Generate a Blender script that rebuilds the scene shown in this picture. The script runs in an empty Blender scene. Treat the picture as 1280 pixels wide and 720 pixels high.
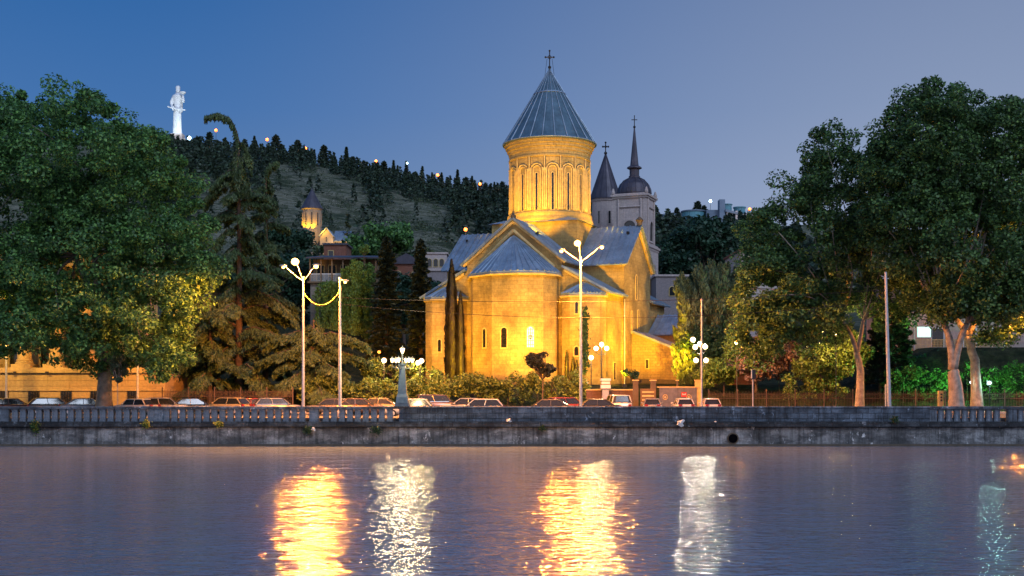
import bpy, math, random
import numpy as np
from mathutils import Vector, Matrix
# ------------------------------------------------------------------ camera, sky, exposure
SC = bpy.context.scene
COL = SC.collection
PI = math.pi
R = math.radians
FOC, EYE, HORY = 1400.0, 5.0, 475.0
cam = bpy.data.objects.new('camera', bpy.data.cameras.new('camera')); COL.objects.link(cam)
cam.location = (0, 0, EYE); cam.rotation_euler = (R(90), 0, 0)
cam.data.lens = 36 * FOC / 1280; cam.data.sensor_width = 36; cam.data.shift_y = (HORY - 360) / 1280
cam.data.clip_start = 0.5; cam.data.clip_end = 6000
SC.camera = cam
SC.view_settings.view_transform = 'Standard'; SC.view_settings.look = 'None'
SC.view_settings.exposure = 0.18; SC.view_settings.gamma = 1.0
SC.render.engine = 'CYCLES'
try:
    SC.cycles.use_denoising = True; SC.cycles.denoiser = 'OPENIMAGEDENOISE'
    SC.cycles.max_bounces = 5; SC.cycles.diffuse_bounces = 2; SC.cycles.glossy_bounces = 3
    SC.cycles.transmission_bounces = 2; SC.cycles.transparent_max_bounces = 4
    SC.cycles.caustics_reflective = False; SC.cycles.caustics_refractive = False
    SC.cycles.sample_clamp_indirect = 6.0
except Exception:
    pass

world = bpy.data.worlds.new("World"); SC.world = world; world.use_nodes = True
def build_world():
    nt = world.node_tree; N = nt.nodes; L = nt.links
    bg = N['Background']
    tc = N.new('ShaderNodeTexCoord'); sep = N.new('ShaderNodeSeparateXYZ')
    L.new(tc.outputs['Generated'], sep.inputs[0])
    def ramp(stops):
        r = N.new('ShaderNodeValToRGB'); e = r.color_ramp.elements
        while len(e) < len(stops): e.new(0.5)
        for q, (p, c) in zip(e, stops): q.position = p; q.color = (*c, 1)
        L.new(sep.outputs['Z'], r.inputs[0]); return r
    # west-facing half of the dusk sky: lilac low down, deep blue higher up
    ra = ramp([(0.0, (.16, .20, .33)), (.13, (.105, .200, .385)), (.23, (.048, .148, .370)), (.33, (.022, .112, .325)), (.8, (.015, .075, .26))])
    rb = ramp([(0.0, (.36, .37, .47)), (.13, (.295, .355, .500)), (.23, (.215, .280, .430)), (.33, (.165, .225, .375)), (.8, (.035, .090, .25))])
    mr = N.new('ShaderNodeMapRange'); mr.inputs[1].default_value = -.34; mr.inputs[2].default_value = .44
    mr.interpolation_type = 'SMOOTHSTEP'
    L.new(sep.outputs['X'], mr.inputs[0])
    m1 = N.new('ShaderNodeMix'); m1.data_type = 'RGBA'
    L.new(mr.outputs[0], m1.inputs[0]); L.new(ra.outputs[0], m1.inputs[6]); L.new(rb.outputs[0], m1.inputs[7])
    # the other half, behind the river bank, still holds the afterglow
    rc = ramp([(0.0, (.62, .60, .70)), (.25, (.50, .60, .84)), (.6, (.22, .36, .66)), (1.0, (.08, .16, .38))])
    mb = N.new('ShaderNodeMapRange'); mb.inputs[1].default_value = .25; mb.inputs[2].default_value = -.5
    mb.interpolation_type = 'SMOOTHSTEP'
    L.new(sep.outputs['Y'], mb.inputs[0])
    m2 = N.new('ShaderNodeMix'); m2.data_type = 'RGBA'
    L.new(mb.outputs[0], m2.inputs[0]); L.new(m1.outputs[2], m2.inputs[6]); L.new(rc.outputs[0], m2.inputs[7])
    # the faint physical twilight of the sky model on top
    sk = N.new('ShaderNodeTexSky'); sk.sky_type = 'NISHITA'; sk.sun_disc = False
    sk.sun_elevation = R(-3); sk.sun_rotation = R(150)
    sc_ = N.new('ShaderNodeMix'); sc_.data_type = 'RGBA'; sc_.blend_type = 'ADD'; sc_.inputs[0].default_value = 0.05
    L.new(m2.outputs[2], sc_.inputs[6]); L.new(sk.outputs[0], sc_.inputs[7])
    L.new(sc_.outputs[2], bg.inputs['Color']); bg.inputs['Strength'].default_value = 1.0
build_world()
sl = bpy.data.lights.new('afterglow', 'SUN'); sl.energy = 0.95; sl.angle = R(14); sl.color = (.72, .82, 1.0)
so = bpy.data.objects.new('afterglow', sl); COL.objects.link(so)
so.rotation_euler = (R(50), 0, R(32))          # soft last light from behind the river bank

random.seed(7)
RNG = np.random.default_rng(11)
SOD = (1.0, .29, .03)       # sodium light
WARM = (1.0, .74, .38)

# ------------------------------------------------------------------ materials
def newmat(name):
    m = bpy.data.materials.new(name); m.use_nodes = True
    nt = m.node_tree; nt.nodes.clear()
    out = nt.nodes.new('ShaderNodeOutputMaterial')
    b = nt.nodes.new('ShaderNodeBsdfPrincipled'); nt.links.new(b.outputs[0], out.inputs[0])
    return m, nt, b, out
def nz(nt, vec, scale, detail=4, rough=.6):
    n = nt.nodes.new('ShaderNodeTexNoise'); n.inputs['Scale'].default_value = scale
    n.inputs['Detail'].default_value = detail; n.inputs['Roughness'].default_value = rough
    if vec is not None: nt.links.new(vec, n.inputs['Vector'])
    return n.outputs['Fac']
def cramp(nt, fac, stops):
    r = nt.nodes.new('ShaderNodeValToRGB'); e = r.color_ramp.elements
    while len(e) < len(stops): e.new(.5)
    for q, (p, c) in zip(e, stops):
        q.position = p; q.color = (*c, 1) if len(c) == 3 else c
    nt.links.new(fac, r.inputs[0]); return r.outputs[0]
def mixc(nt, fac, a, b, mode='MIX'):
    m = nt.nodes.new('ShaderNodeMix'); m.data_type = 'RGBA'; m.blend_type = mode
    for i, s in ((0, fac), (6, a), (7, b)):
        if isinstance(s, (int, float)): m.inputs[i].default_value = s
        elif isinstance(s, tuple): m.inputs[i].default_value = (*s, 1)
        else: nt.links.new(s, m.inputs[i])
    return m.outputs[2]
def bump(nt, b, h, dist=.02, strength=.6):
    n = nt.nodes.new('ShaderNodeBump'); n.inputs['Distance'].default_value = dist
    n.inputs['Strength'].default_value = strength
    nt.links.new(h, n.inputs['Height']); nt.links.new(n.outputs[0], b.inputs['Normal'])
def scalevec(nt, vec, s):
    m = nt.nodes.new('ShaderNodeVectorMath'); m.operation = 'MULTIPLY'; m.inputs[1].default_value = s
    nt.links.new(vec, m.inputs[0]); return m.outputs[0]
def plain(name, c, rough=.6, metal=0.0, var=.25, scale=3.0, spec=.5):
    m, nt, b, o = newmat(name)
    tc = nt.nodes.new('ShaderNodeTexCoord')
    f = nz(nt, tc.outputs['Object'], scale)
    d = tuple(x * (1 - var) for x in c); u = tuple(min(1, x * (1 + var)) for x in c)
    nt.links.new(cramp(nt, f, [(.3, d), (.7, u)]), b.inputs['Base Color'])
    b.inputs['Roughness'].default_value = rough; b.inputs['Metallic'].default_value = metal
    b.inputs['Specular IOR Level'].default_value = spec
    return m
def emit(name, c, s):
    m, nt, b, o = newmat(name)
    b.inputs['Base Color'].default_value = (*c, 1)
    b.inputs['Emission Color'].default_value = (*c, 1); b.inputs['Emission Strength'].default_value = s
    return m
def stone(name, c1, c2, mortar, bw=.8, bh=.38, ms=.012, stain=.5, staincol=(.10, .075, .04), rough=.85, bm=.02):
    m, nt, b, o = newmat(name)
    uv = nt.nodes.new('ShaderNodeUVMap').outputs[0]; tc = nt.nodes.new('ShaderNodeTexCoord')
    br = nt.nodes.new('ShaderNodeTexBrick'); nt.links.new(uv, br.inputs['Vector'])
    br.inputs['Scale'].default_value = 1.0; br.inputs['Brick Width'].default_value = bw
    br.inputs['Row Height'].default_value = bh; br.inputs['Mortar Size'].default_value = ms
    br.inputs['Mortar Smooth'].default_value = .3; br.inputs['Bias'].default_value = -.1
    br.inputs['Color1'].default_value = (*c1, 1); br.inputs['Color2'].default_value = (*c2, 1)
    br.inputs['Mortar'].default_value = (*mortar, 1)
    big = nz(nt, tc.outputs['Object'], .35, 6, .65)
    st = cramp(nt, big, [(.36, (0, 0, 0)), (.66, (1, 1, 1))])
    col = mixc(nt, st, br.outputs['Color'], tuple(x * (1 - stain) + s * stain for x, s in zip(c1, staincol)))
    # rain streaks running down
    sv = scalevec(nt, tc.outputs['Object'], (1.7, 1.7, .12))
    sf = cramp(nt, nz(nt, sv, 1.2, 5, .7), [(.55, (0, 0, 0)), (.72, (.55, .55, .55))])
    col = mixc(nt, sf, col, tuple(x * .45 for x in c1))
    fine = nz(nt, tc.outputs['Object'], 4, 7, .75)
    col = mixc(nt, .8, col, cramp(nt, fine, [(.25, (.55, .55, .55)), (.75, (1.25, 1.25, 1.25))]), 'MULTIPLY')
    nt.links.new(col, b.inputs['Base Color']); b.inputs['Roughness'].default_value = rough
    b.inputs['Specular IOR Level'].default_value = .25
    h = mixc(nt, .5, br.outputs['Fac'], fine)
    inv = nt.nodes.new('ShaderNodeMath'); inv.operation = 'MULTIPLY_ADD'
    nt.links.new(br.outputs['Fac'], inv.inputs[0]); inv.inputs[1].default_value = -1.0; nt.links.new(fine, inv.inputs[2])
    bump(nt, b, inv.outputs[0], bm, .7)
    return m
def leaves(name, c, var=.5, trans=.25, hue=(1.0, 1.0, 1.0), clump=.35):
    m, nt, b, out = newmat(name); nt.nodes.remove(b)
    geo = nt.nodes.new('ShaderNodeNewGeometry'); tc = nt.nodes.new('ShaderNodeTexCoord')
    lo = tuple(x * (1 - var) for x in c); hi = tuple(x * (1 + var) * h for x, h in zip(c, hue))
    col = cramp(nt, geo.outputs['Random Per Island'], [(0, lo), (.5, c), (1, hi)])
    big = cramp(nt, nz(nt, tc.outputs['Object'], clump, 3), [(.3, (.65, .7, .7)), (.7, (1.25, 1.2, 1.1))])
    col = mixc(nt, 1.0, col, big, 'MULTIPLY')
    d = nt.nodes.new('ShaderNodeBsdfPrincipled'); d.inputs['Roughness'].default_value = .5
    d.inputs['Specular IOR Level'].default_value = .35
    t = nt.nodes.new('ShaderNodeBsdfTranslucent'); mx = nt.nodes.new('ShaderNodeMixShader')
    nt.links.new(col, d.inputs['Base Color']); nt.links.new(col, t.inputs['Color'])
    mx.inputs[0].default_value = trans
    nt.links.new(d.outputs[0], mx.inputs[1]); nt.links.new(t.outputs[0], mx.inputs[2]); nt.links.new(mx.outputs[0], out.inputs[0])
    return m
M = {}
M['church'] = stone('sandstone_ashlar', (.56, .40, .15), (.46, .32, .11), (.26, .18, .08), .95, .42, .014, .75)
M['drum'] = stone('carved_sandstone', (.56, .41, .16), (.46, .33, .12), (.20, .13, .06), .7, .45, .016, .5)
M['tuff'] = stone('annex_stone', (.48, .34, .14), (.38, .26, .10), (.18, .13, .08), .6, .33, .014, .5)
M['trim'] = plain('trim_stone', (.54, .40, .17), .8, 0, .25, 2.5)
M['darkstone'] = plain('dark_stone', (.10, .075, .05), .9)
M['pale'] = stone('pale_stone', (.60, .50, .46), (.54, .45, .42), (.28, .24, .22), 1.1, .5, .012, .3, (.2, .17, .17))
M['palebrick'] = stone('grey_brick', (.34, .29, .29), (.30, .26, .26), (.22, .19, .19), .5, .2, .01, .3, (.2, .17, .17))
M['tuff2'] = stone('hill_church_stone', (.38, .32, .26), (.32, .27, .22), (.2, .16, .13), .6, .4, .01, .3)
M['ochre'] = stone('ochre_plaster', (.55, .42, .20), (.53, .40, .19), (.50, .38, .18), 6, 3, .0, .35, (.22, .16, .08), .9, .005)
M['rust'] = stone('rusticated_plaster', (.50, .38, .19), (.49, .37, .185), (.20, .15, .08), 40, .55, .02, .35, (.2, .15, .08), .9, .03)
def roofmat(name, c, rough=.42, metal=.75):
    m, nt, b, o = newmat(name)
    uv = nt.nodes.new('ShaderNodeUVMap').outputs[0]; tc = nt.nodes.new('ShaderNodeTexCoord')
    f = nz(nt, tc.outputs['Object'], .6, 5, .7); g = nz(nt, scalevec(nt, tc.outputs['Object'], (2, 2, .3)), 2.0, 4)
    col = cramp(nt, f, [(.3, tuple(x * .7 for x in c)), (.7, tuple(min(1, x * 1.3) for x in c))])
    col = mixc(nt, .5, col, cramp(nt, g, [(.3, (.6, .6, .6)), (.7, (1.2, 1.2, 1.2))]), 'MULTIPLY')
    nt.links.new(col, b.inputs['Base Color'])
    b.inputs['Metallic'].default_value = metal
    nt.links.new(cramp(nt, g, [(.2, (rough - .1,) * 3), (.8, (rough + .15,) * 3)]), b.inputs['Roughness'])
    return m
M['zinc'] = roofmat('zinc_roof', (.27, .35, .44), .5, .45)
M['conezinc'] = roofmat('blue_grey_roof', (.085, .150, .200), .5, .3)
M['darkroof'] = roofmat('dark_roof', (.07, .065, .085), .5, .4)
M['glassdark'] = plain('dark_glass', (.015, .018, .02), .12, 0, .2, 1, .6)
M['litpane'] = emit('lit_window', (1, .90, .74), 1.0)
M['litgreen'] = emit('lit_window_green', (.45, 1, .72), 1.5)
M['iron'] = plain('black_iron', (.03, .028, .028), .5, .5)
M['rustiron'] = plain('brown_iron', (.10, .065, .045), .6, .3)
M['steel'] = plain('galvanised_steel', (.42, .43, .45), .45, .5, .2, 6)
M['gatesteel'] = plain('weathered_gate_steel', (.15, .15, .17), .6, .2, .3, 2)
M['bluepaint'] = plain('blue_grey_paint', (.07, .115, .16), .5, .2, .25, 4)
M['white'] = plain('white_paint', (.72, .72, .70), .5, 0, .08)
M['gold'] = plain('dull_gold', (.5, .36, .12), .4, .8)
M['asphalt'] = plain('asphalt', (.05, .05, .052), .8, 0, .3, 1.5)
M['paving'] = stone('paving_slabs', (.24, .22, .20), (.20, .185, .17), (.10, .09, .08), .5, .5, .01, .3)
M['kerb'] = plain('kerb_stone', (.28, .27, .25), .8)
M['paintline'] = plain('road_marking', (.7, .7, .66), .6, 0, .15, 4)
M['bark'] = plain('bark_plane_tree', (.30, .26, .21), .9, 0, .45, 2.2)
M['barkmid'] = plain('bark_greyish', (.17, .14, .11), .9, 0, .45, 2.2)
M['barkdark'] = plain('bark_dark', (.09, .06, .045), .95, 0, .4, 5)
M['cloth'] = plain('bag_plastic', (.42, .50, .56), .5, 0, .1)
M['redwall'] = stone('reddish_wall', (.16, .09, .07), (.12, .07, .055), (.08, .06, .05), .6, .3, .014, .5)
M['wood'] = plain('old_timber', (.20, .13, .07), .8)
M['tail'] = plain('tail_light_plastic', (.16, .008, .008), .3)
M['red'] = plain('red_sign_paint', (.55, .03, .02), .5)
M['brickred'] = stone('red_brick', (.30, .10, .06), (.24, .08, .05), (.25, .2, .17), .24, .08, .012, .3)
M['leaf_plane'] = leaves('leaves_plane_tree', (.090, .215, .072), .7, .28, (1.35, 1.15, .8))
M['leaf_plane_deep'] = leaves('leaves_plane_tree_deep', (.066, .142, .050), .7, .28, (1.35, 1.15, .8))
M['leaf_dark'] = leaves('leaves_dark', (.026, .068, .036), .45, .2)
M['leaf_bright'] = leaves('leaves_bright', (.060, .125, .028), .45, .3)
M['leaf_hedge'] = leaves('leaves_hedge', (.17, .22, .045), .7, .25)
M['leaf_cedar'] = leaves('needles_cedar', (.075, .112, .042), .6, .15)
M['leaf_spruce'] = leaves('needles_spruce', (.030, .040, .022), .45, .1)
M['leaf_cypress'] = leaves('foliage_cypress', (.012, .010, .007), .6, .0)
M['leaf_purple'] = leaves('leaves_purple', (.020, .030, .028), .4, .2)
M['leaf_ivy'] = leaves('leaves_ivy', (.17, .26, .05), .5, .25)
M['leaf_grey'] = leaves('foliage_grey_green', (.110, .150, .085), .4, .2)
M['leaf_pink'] = leaves('flowering_shrub', (.20, .13, .13), .6, .2)
M['grass'] = leaves('grass_blades', (.06, .13, .03), .4, .3)

# ------------------------------------------------------------------ mesh helpers
def P(px, py, Y):
    return Vector(((px - 640) / FOC * Y, Y, EYE - (py - HORY) / FOC * Y))
class MB:
    def __init__(s): s.v = []; s.f = []
    def add(s, vs, fs):
        b = len(s.v); s.v += [tuple(p) for p in vs]; s.f += [tuple(b + i for i in f) for f in fs]; return s
    def box(s, x0, x1, y0, y1, z0, z1):
        return s.add([(x0, y0, z0), (x1, y0, z0), (x1, y1, z0), (x0, y1, z0), (x0, y0, z1), (x1, y0, z1), (x1, y1, z1), (x0, y1, z1)],
                     [(0, 3, 2, 1), (4, 5, 6, 7), (0, 1, 5, 4), (1, 2, 6, 5), (2, 3, 7, 6), (3, 0, 4, 7)])
    def obox(s, c, size, ang=0.0):
        ca, sa = math.cos(ang), math.sin(ang); hx, hy, hz = size[0] / 2, size[1] / 2, size[2] / 2
        vs = []
        for z in (-hz, hz):
            for x, y in ((-hx, -hy), (hx, -hy), (hx, hy), (-hx, hy)):
                vs.append((c[0] + x * ca - y * sa, c[1] + x * sa + y * ca, c[2] + z))
        return s.add(vs, [(0, 3, 2, 1), (4, 5, 6, 7), (0, 1, 5, 4), (1, 2, 6, 5), (2, 3, 7, 6), (3, 0, 4, 7)])
    def prism(s, poly, z0, z1):
        n = len(poly)
        vs = [(p[0], p[1], z0) for p in poly] + [(p[0], p[1], z1) for p in poly]
        fs = [tuple(range(n - 1, -1, -1)), tuple(range(n, 2 * n))] + [(i, (i + 1) % n, n + (i + 1) % n, n + i) for i in range(n)]
        return s.add(vs, fs)
    def extrude(s, pts, d):            # pts: 3-D loop, d: offset vector
        n = len(pts); d = Vector(d)
        vs = [Vector(p) for p in pts] + [Vector(p) + d for p in pts]
        return s.add(vs, [tuple(range(n - 1, -1, -1)), tuple(range(n, 2 * n))] + [(i, (i + 1) % n, n + (i + 1) % n, n + i) for i in range(n)])
    def lathe(s, cx, cy, prof, n=24, a0=0.0, sx=1.0, sy=1.0):
        b = []
        for r, z in prof:
            for k in range(n):
                a = a0 + 2 * PI * k / n; b.append((cx + r * sx * math.cos(a), cy + r * sy * math.sin(a), z))
        fs = []
        for j in range(len(prof) - 1):
            for k in range(n):
                k2 = (k + 1) % n; fs.append((j * n + k, j * n + k2, (j + 1) * n + k2, (j + 1) * n + k))
        fs.append(tuple(range(n - 1, -1, -1))); fs.append(tuple((len(prof) - 1) * n + k for k in range(n)))
        return s.add(b, fs)
    def tube(s, pts, rad, n=8):
        pts = [Vector(p) for p in pts]
        if not isinstance(rad, (list, tuple)): rad = [rad] * len(pts)
        vs = []; up = Vector((0, 0, 1))
        for i, p in enumerate(pts):
            t = (pts[min(i + 1, len(pts) - 1)] - pts[max(i - 1, 0)]); t = t.normalized() if t.length > 1e-6 else up
            a = t.cross(Vector((.03, 1, .05)) if abs(t.z) > .8 else up).normalized(); bb = t.cross(a)
            for k in range(n):
                q = 2 * PI * k / n; vs.append(p + (a * math.cos(q) + bb * math.sin(q)) * rad[i])
        fs = [(j * n + k, j * n + (k + 1) % n, (j + 1) * n + (k + 1) % n, (j + 1) * n + k) for j in range(len(pts) - 1) for k in range(n)]
        fs += [tuple(range(n - 1, -1, -1)), tuple((len(pts) - 1) * n + k for k in range(n))]
        return s.add(vs, fs)
    def ball(s, c, r, n=12, m=8):
        r = (r, r, r) if isinstance(r, (int, float)) else r
        prof = [(math.sin(PI * j / m), -math.cos(PI * j / m)) for j in range(m + 1)]
        vs = [(c[0] + r[0] * max(a, 1e-3) * math.cos(2 * PI * k / n), c[1] + r[1] * max(a, 1e-3) * math.sin(2 * PI * k / n), c[2] + r[2] * z) for a, z in prof for k in range(n)]
        fs = [(j * n + k, j * n + (k + 1) % n, (j + 1) * n + (k + 1) % n, (j + 1) * n + k) for j in range(m) for k in range(n)]
        fs += [tuple(range(n - 1, -1, -1)), tuple(m * n + k for k in range(n))]
        return s.add(vs, fs)
    def slab(s, quad, t):              # thick panel, quad listed counter-clockwise seen from outside
        q = [Vector(p) for p in quad]; n = (q[1] - q[0]).cross(q[-1] - q[0]).normalized()
        return s.extrude([p for p in q], n * t)
    def roof(s, quad, t=.12, rib=.65, rh=.11, rw=.11):   # eave-left, eave-right, ridge-right, ridge-left
        q = [Vector(p) for p in quad]; s.slab(q, t)
        n = (q[1] - q[0]).cross(q[-1] - q[0]).normalized()
        k = max(1, int((q[1] - q[0]).length / rib)); e = (q[1] - q[0]).normalized() * rw / 2
        for i in range(k + 1):
            f = i / k; a = q[0].lerp(q[1], f) + n * t; b = q[3].lerp(q[2], f) + n * t
            s.extrude([a - e, a + e, b + e, b - e], n * rh)
        return s
    def build(s, name, mat, parent=None, smooth=False, cyl=None):
        me = bpy.data.meshes.new(name)
        off = Vector(parent_loc(parent)) if parent else Vector((0, 0, 0))
        vs = np.array(s.v, dtype=np.float64).reshape(-1, 3); loc = vs - np.array(off)
        me.from_pydata([tuple(p) for p in loc], [], s.f); me.validate(); me.update()
        nl = len(me.loops)
        if nl:
            li = np.empty(nl, dtype=np.int32); me.loops.foreach_get('vertex_index', li)
            pn = np.empty(len(me.polygons) * 3); me.polygons.foreach_get('normal', pn); pn = pn.reshape(-1, 3)
            lt = np.empty(len(me.polygons), dtype=np.int32); me.polygons.foreach_get('loop_total', lt)
            ln = np.repeat(pn, lt, axis=0); lp = vs[li]
            if cyl:
                u = np.arctan2(lp[:, 1] - cyl[1], lp[:, 0] - cyl[0]) * cyl[2]; v = lp[:, 2]
            else:
                h = np.hypot(ln[:, 0], ln[:, 1]); flat = h < .05
                tx = np.where(flat, 1, -ln[:, 1] / np.maximum(h, 1e-6)); ty = np.where(flat, 0, ln[:, 0] / np.maximum(h, 1e-6))
                u = lp[:, 0] * tx + lp[:, 1] * ty
                bx, by, bz = -ln[:, 2] * ty, ln[:, 2] * tx, ln[:, 0] * ty - ln[:, 1] * tx
                v = np.where(np.abs(ln[:, 2]) < .3, lp[:, 2], lp[:, 0] * bx + lp[:, 1] * by + lp[:, 2] * bz)
            uvl = me.uv_layers.new(name='UVMap'); uvl.data.foreach_set('uv', np.stack([u, v], 1).astype(np.float32).ravel())
        if smooth: me.polygons.foreach_set('use_smooth', [True] * len(me.polygons))
        me.materials.append(mat)
        o = bpy.data.objects.new(name, me); COL.objects.link(o)
        if parent: o.parent = parent
        return o
def parent_loc(o):
    v = Vector((0, 0, 0))
    while o is not None: v = v + o.location; o = o.parent
    return v
def tag(o, label=None, cat=None, group=None, kind=None):
    if label: o['label'] = label
    if cat: o['category'] = cat
    if group: o['group'] = group
    if kind: o['kind'] = kind
    return o
def thing(name, label, cat, loc=(0, 0, 0), group=None):
    o = bpy.data.objects.new(name, None); COL.objects.link(o); o.location = loc; o.empty_display_size = .3
    return tag(o, label, cat, group)
def children(o): return [c for c in bpy.data.objects if c.parent == o]
def copy_tree(o, loc=None, rz=None, label=None, scale=None, parent=None):
    c = o.copy(); COL.objects.link(c)
    if parent is not None: c.parent = parent
    if loc is not None: c.location = loc
    if rz is not None: c.rotation_euler = (0, 0, rz)
    if label: c['label'] = label
    if scale: c.scale = (scale,) * 3 if isinstance(scale, (int, float)) else scale
    for ch in list(o.children): copy_tree(ch, parent=c)
    return c
def light(kind, loc, energy, color, parent=None, radius=.15, target=None, spot=None, blend=.6, name='bulb'):
    l = bpy.data.lights.new(name, kind); l.energy = energy; l.color = color
    if kind in ('POINT', 'SPOT'): l.shadow_soft_size = radius
    if kind == 'SPOT': l.spot_size = R(spot or 90); l.spot_blend = blend
    o = bpy.data.objects.new(name, l); COL.objects.link(o)
    off = parent_loc(parent) if parent else Vector((0, 0, 0))
    o.location = Vector(loc) - off
    if parent: o.parent = parent
    if target is not None: o.rotation_euler = (Vector(target) - Vector(loc)).to_track_quat('-Z', 'Y').to_euler()
    return o
def quads(name, C, A, B, mat, parent=None):
    """leaf quads: centre C, half axes A and B (n,3) -> one mesh of diamonds"""
    off = np.array(parent_loc(parent)) if parent else np.zeros(3)
    C = C - off; n = len(C)
    V = np.stack([C - A, C - B * .9 + A * .1, C + A, C + B], 1).reshape(-1, 3).astype(np.float32)
    me = bpy.data.meshes.new(name)
    me.vertices.add(4 * n); me.vertices.foreach_set('co', V.ravel())
    me.loops.add(4 * n); me.loops.foreach_set('vertex_index', np.arange(4 * n, dtype=np.int32))
    me.polygons.add(n); me.polygons.foreach_set('loop_start', np.arange(0, 4 * n, 4, dtype=np.int32))
    me.polygons.foreach_set('loop_total', np.full(n, 4, dtype=np.int32))
    me.update(); me.materials.append(mat)
    o = bpy.data.objects.new(name, me); COL.objects.link(o)
    if parent: o.parent = parent
    return o
def rdir(n):
    v = RNG.normal(size=(n, 3)); return v / np.linalg.norm(v, axis=1, keepdims=True)
def unit(v): return v / np.maximum(np.linalg.norm(v, axis=1, keepdims=True), 1e-6)
def clump_leaves(centres, rad, per, size, flat=.6):
    """leaf positions in shells round clump centres; leaves lie roughly across the outward direction"""
    C = np.repeat(centres, per, axis=0); Rr = np.repeat(rad, per)[:, None]
    d = rdir(len(C)); d[:, 2] = d[:, 2] * .8 + .12
    pos = C + d * Rr * (RNG.uniform(.35, 1.08, (len(C), 1)) ** .6)
    nrm = unit(d * flat + rdir(len(C)) * .8 + np.array([0, 0, .5]))
    a = unit(np.cross(nrm, rdir(len(C)))); b = np.cross(nrm, a)
    s = size * RNG.uniform(.6, 1.3, (len(C), 1))
    return pos, a * s, b * s * .62
def in_ells(ells, n, shell=.45):
    """n points in a union of ellipsoids (cx,cy,cz,rx,ry,rz), biased to the outside"""
    w = np.array([e[3] * e[4] * e[5] for e in ells]) ** .66; w /= w.sum()
    k = RNG.choice(len(ells), n, p=w); E_ = np.array(ells)[k]
    d = rdir(n); r = RNG.uniform(shell, 1, (n, 1)) ** .7
    p = E_[:, :3] + d * r * E_[:, 3:]
    return p
def ell(px, py, rx, ry, Y, ryd=None):
    c = P(px, py, Y); s = Y / FOC
    return (c.x, c.y, c.z, rx * s, (ryd if ryd else rx * s), ry * s)
def limb(mb, a, b, r0, r1, wob=.35, n=6, seg=7):
    a, b = Vector(a), Vector(b); d = b - a
    w1 = Vector((random.uniform(-1, 1), random.uniform(-1, 1), random.uniform(-.3, .3))) * wob * d.length * .25
    pts = []; rs = []
    for i in range(seg + 1):
        t = i / seg
        p = a.lerp(b, t) + w1 * math.sin(PI * t) + Vector((0, 0, d.length * .06 * math.sin(PI * t)))
        pts.append(p); rs.append(r0 + (r1 - r0) * t ** .8)
    mb.tube(pts, rs, n); return pts
def broad_tree(name, label, base, ells, nclump, per, size, mat, trunk, bark='bark', rcl=(.8, 1.6), group=None, trunk_pts=None, fork=None, cat='tree'):
    t = thing(name, label, cat, base, group)
    base = Vector(base); mb = MB()
    tp = [base + Vector((0, 0, -.3))] + [Vector(p) for p in (trunk_pts or [base + Vector((0, 0, 5))])]
    r = trunk; pts = []; rs = []
    # root flare + smooth trunk
    full = []
    for i in range(len(tp) - 1):
        for k in range(5): full.append(tp[i].lerp(tp[i + 1], k / 5))
    full.append(tp[-1])
    for i, p in enumerate(full):
        q = i / max(1, len(full) - 1)
        pts.append(p + Vector((random.uniform(-1, 1), random.uniform(-1, 1), 0)) * r * .08)
        rs.append(r * (1 + .45 * math.exp(-q * 9)) * (1 - .35 * q))
    mb.tube(pts, rs, 12)
    forks = [Vector(p) for p in (fork or [tp[-1]])]
    cl = in_ells(ells, nclump); top = tp[-1]
    heads = []
    if fork:
        for fp in forks:
            limb(mb, top, fp, r * .62, r * .34, .2, 10); heads.append((fp, r * .34))
    else: heads.append((top, r * .6))
    idx = RNG.choice(len(cl), min(len(cl), 34), replace=False)
    for i in idx:
        c = Vector(cl[i]); h = min(heads, key=lambda q: (q[0] - c).length)
        if (c - h[0]).length < .5: continue
        limb(mb, h[0], c, h[1] * random.uniform(.35, .6), .03, .5, 6)
    mb.build('trunk', M[bark], t, smooth=True)
    rad = RNG.uniform(rcl[0], rcl[1], len(cl))
    c_, a_, b_ = clump_leaves(cl, rad, per, size)
    quads('crown', c_, a_, b_, mat, t)
    return t
# ------------------------------------------------------------------ ground, river, road, hills (the setting)
def lerp(a, b, t): return a + (b - a) * t
def sst(t): t = np.clip(t, 0, 1); return t * t * (3 - 2 * t)
CREST = [(-300, 168), (-100, 170), (150, 176), (200, 184), (240, 190), (330, 200), (400, 210), (470, 224), (560, 243), (640, 252), (700, 262), (820, 276), (900, 282), (960, 284), (1100, 290), (1500, 300)]
def terrain(x, y):
    x = np.asarray(x, float); y = np.asarray(y, float)
    cx = np.array([(p - 640) / FOC * 650 for p, _ in CREST]); cz = np.array([EYE + (HORY - q) / FOC * 650 for _, q in CREST])
    top = np.interp(x, cx, cz)
    near = 2.0 + 2.5 * sst((y - 107) / 11.0) + 3.5 * sst((y - 125) / 80) * 1.0
    near = near + 4.0 * sst((x - 36) / 8) * sst((y - 105) / 14) + 7 * sst((-x - 14) / 8) * sst((y - 128) / 20)
    t = np.clip((y - 195) / 455, 0, None)
    up = np.where(t < 1, .25 * sst(t) + .75 * t, 1 - .12 * (t - 1))
    wob = (np.sin(x * .021 + 1) * np.cos(y * .017) * 5 + np.sin(x * .06 + y * .045) * 2.2 + np.sin(x * .13 - y * .09) * 1.0 + np.sin(x * .31 + y * .22) * .45)
    return near + np.maximum(0, (top - near)) * up + wob * np.clip(t * 4, 0, 1) * np.clip(1.1 - t * .75, .12, 1)
def tz(x, y): return float(terrain(x, y))
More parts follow.
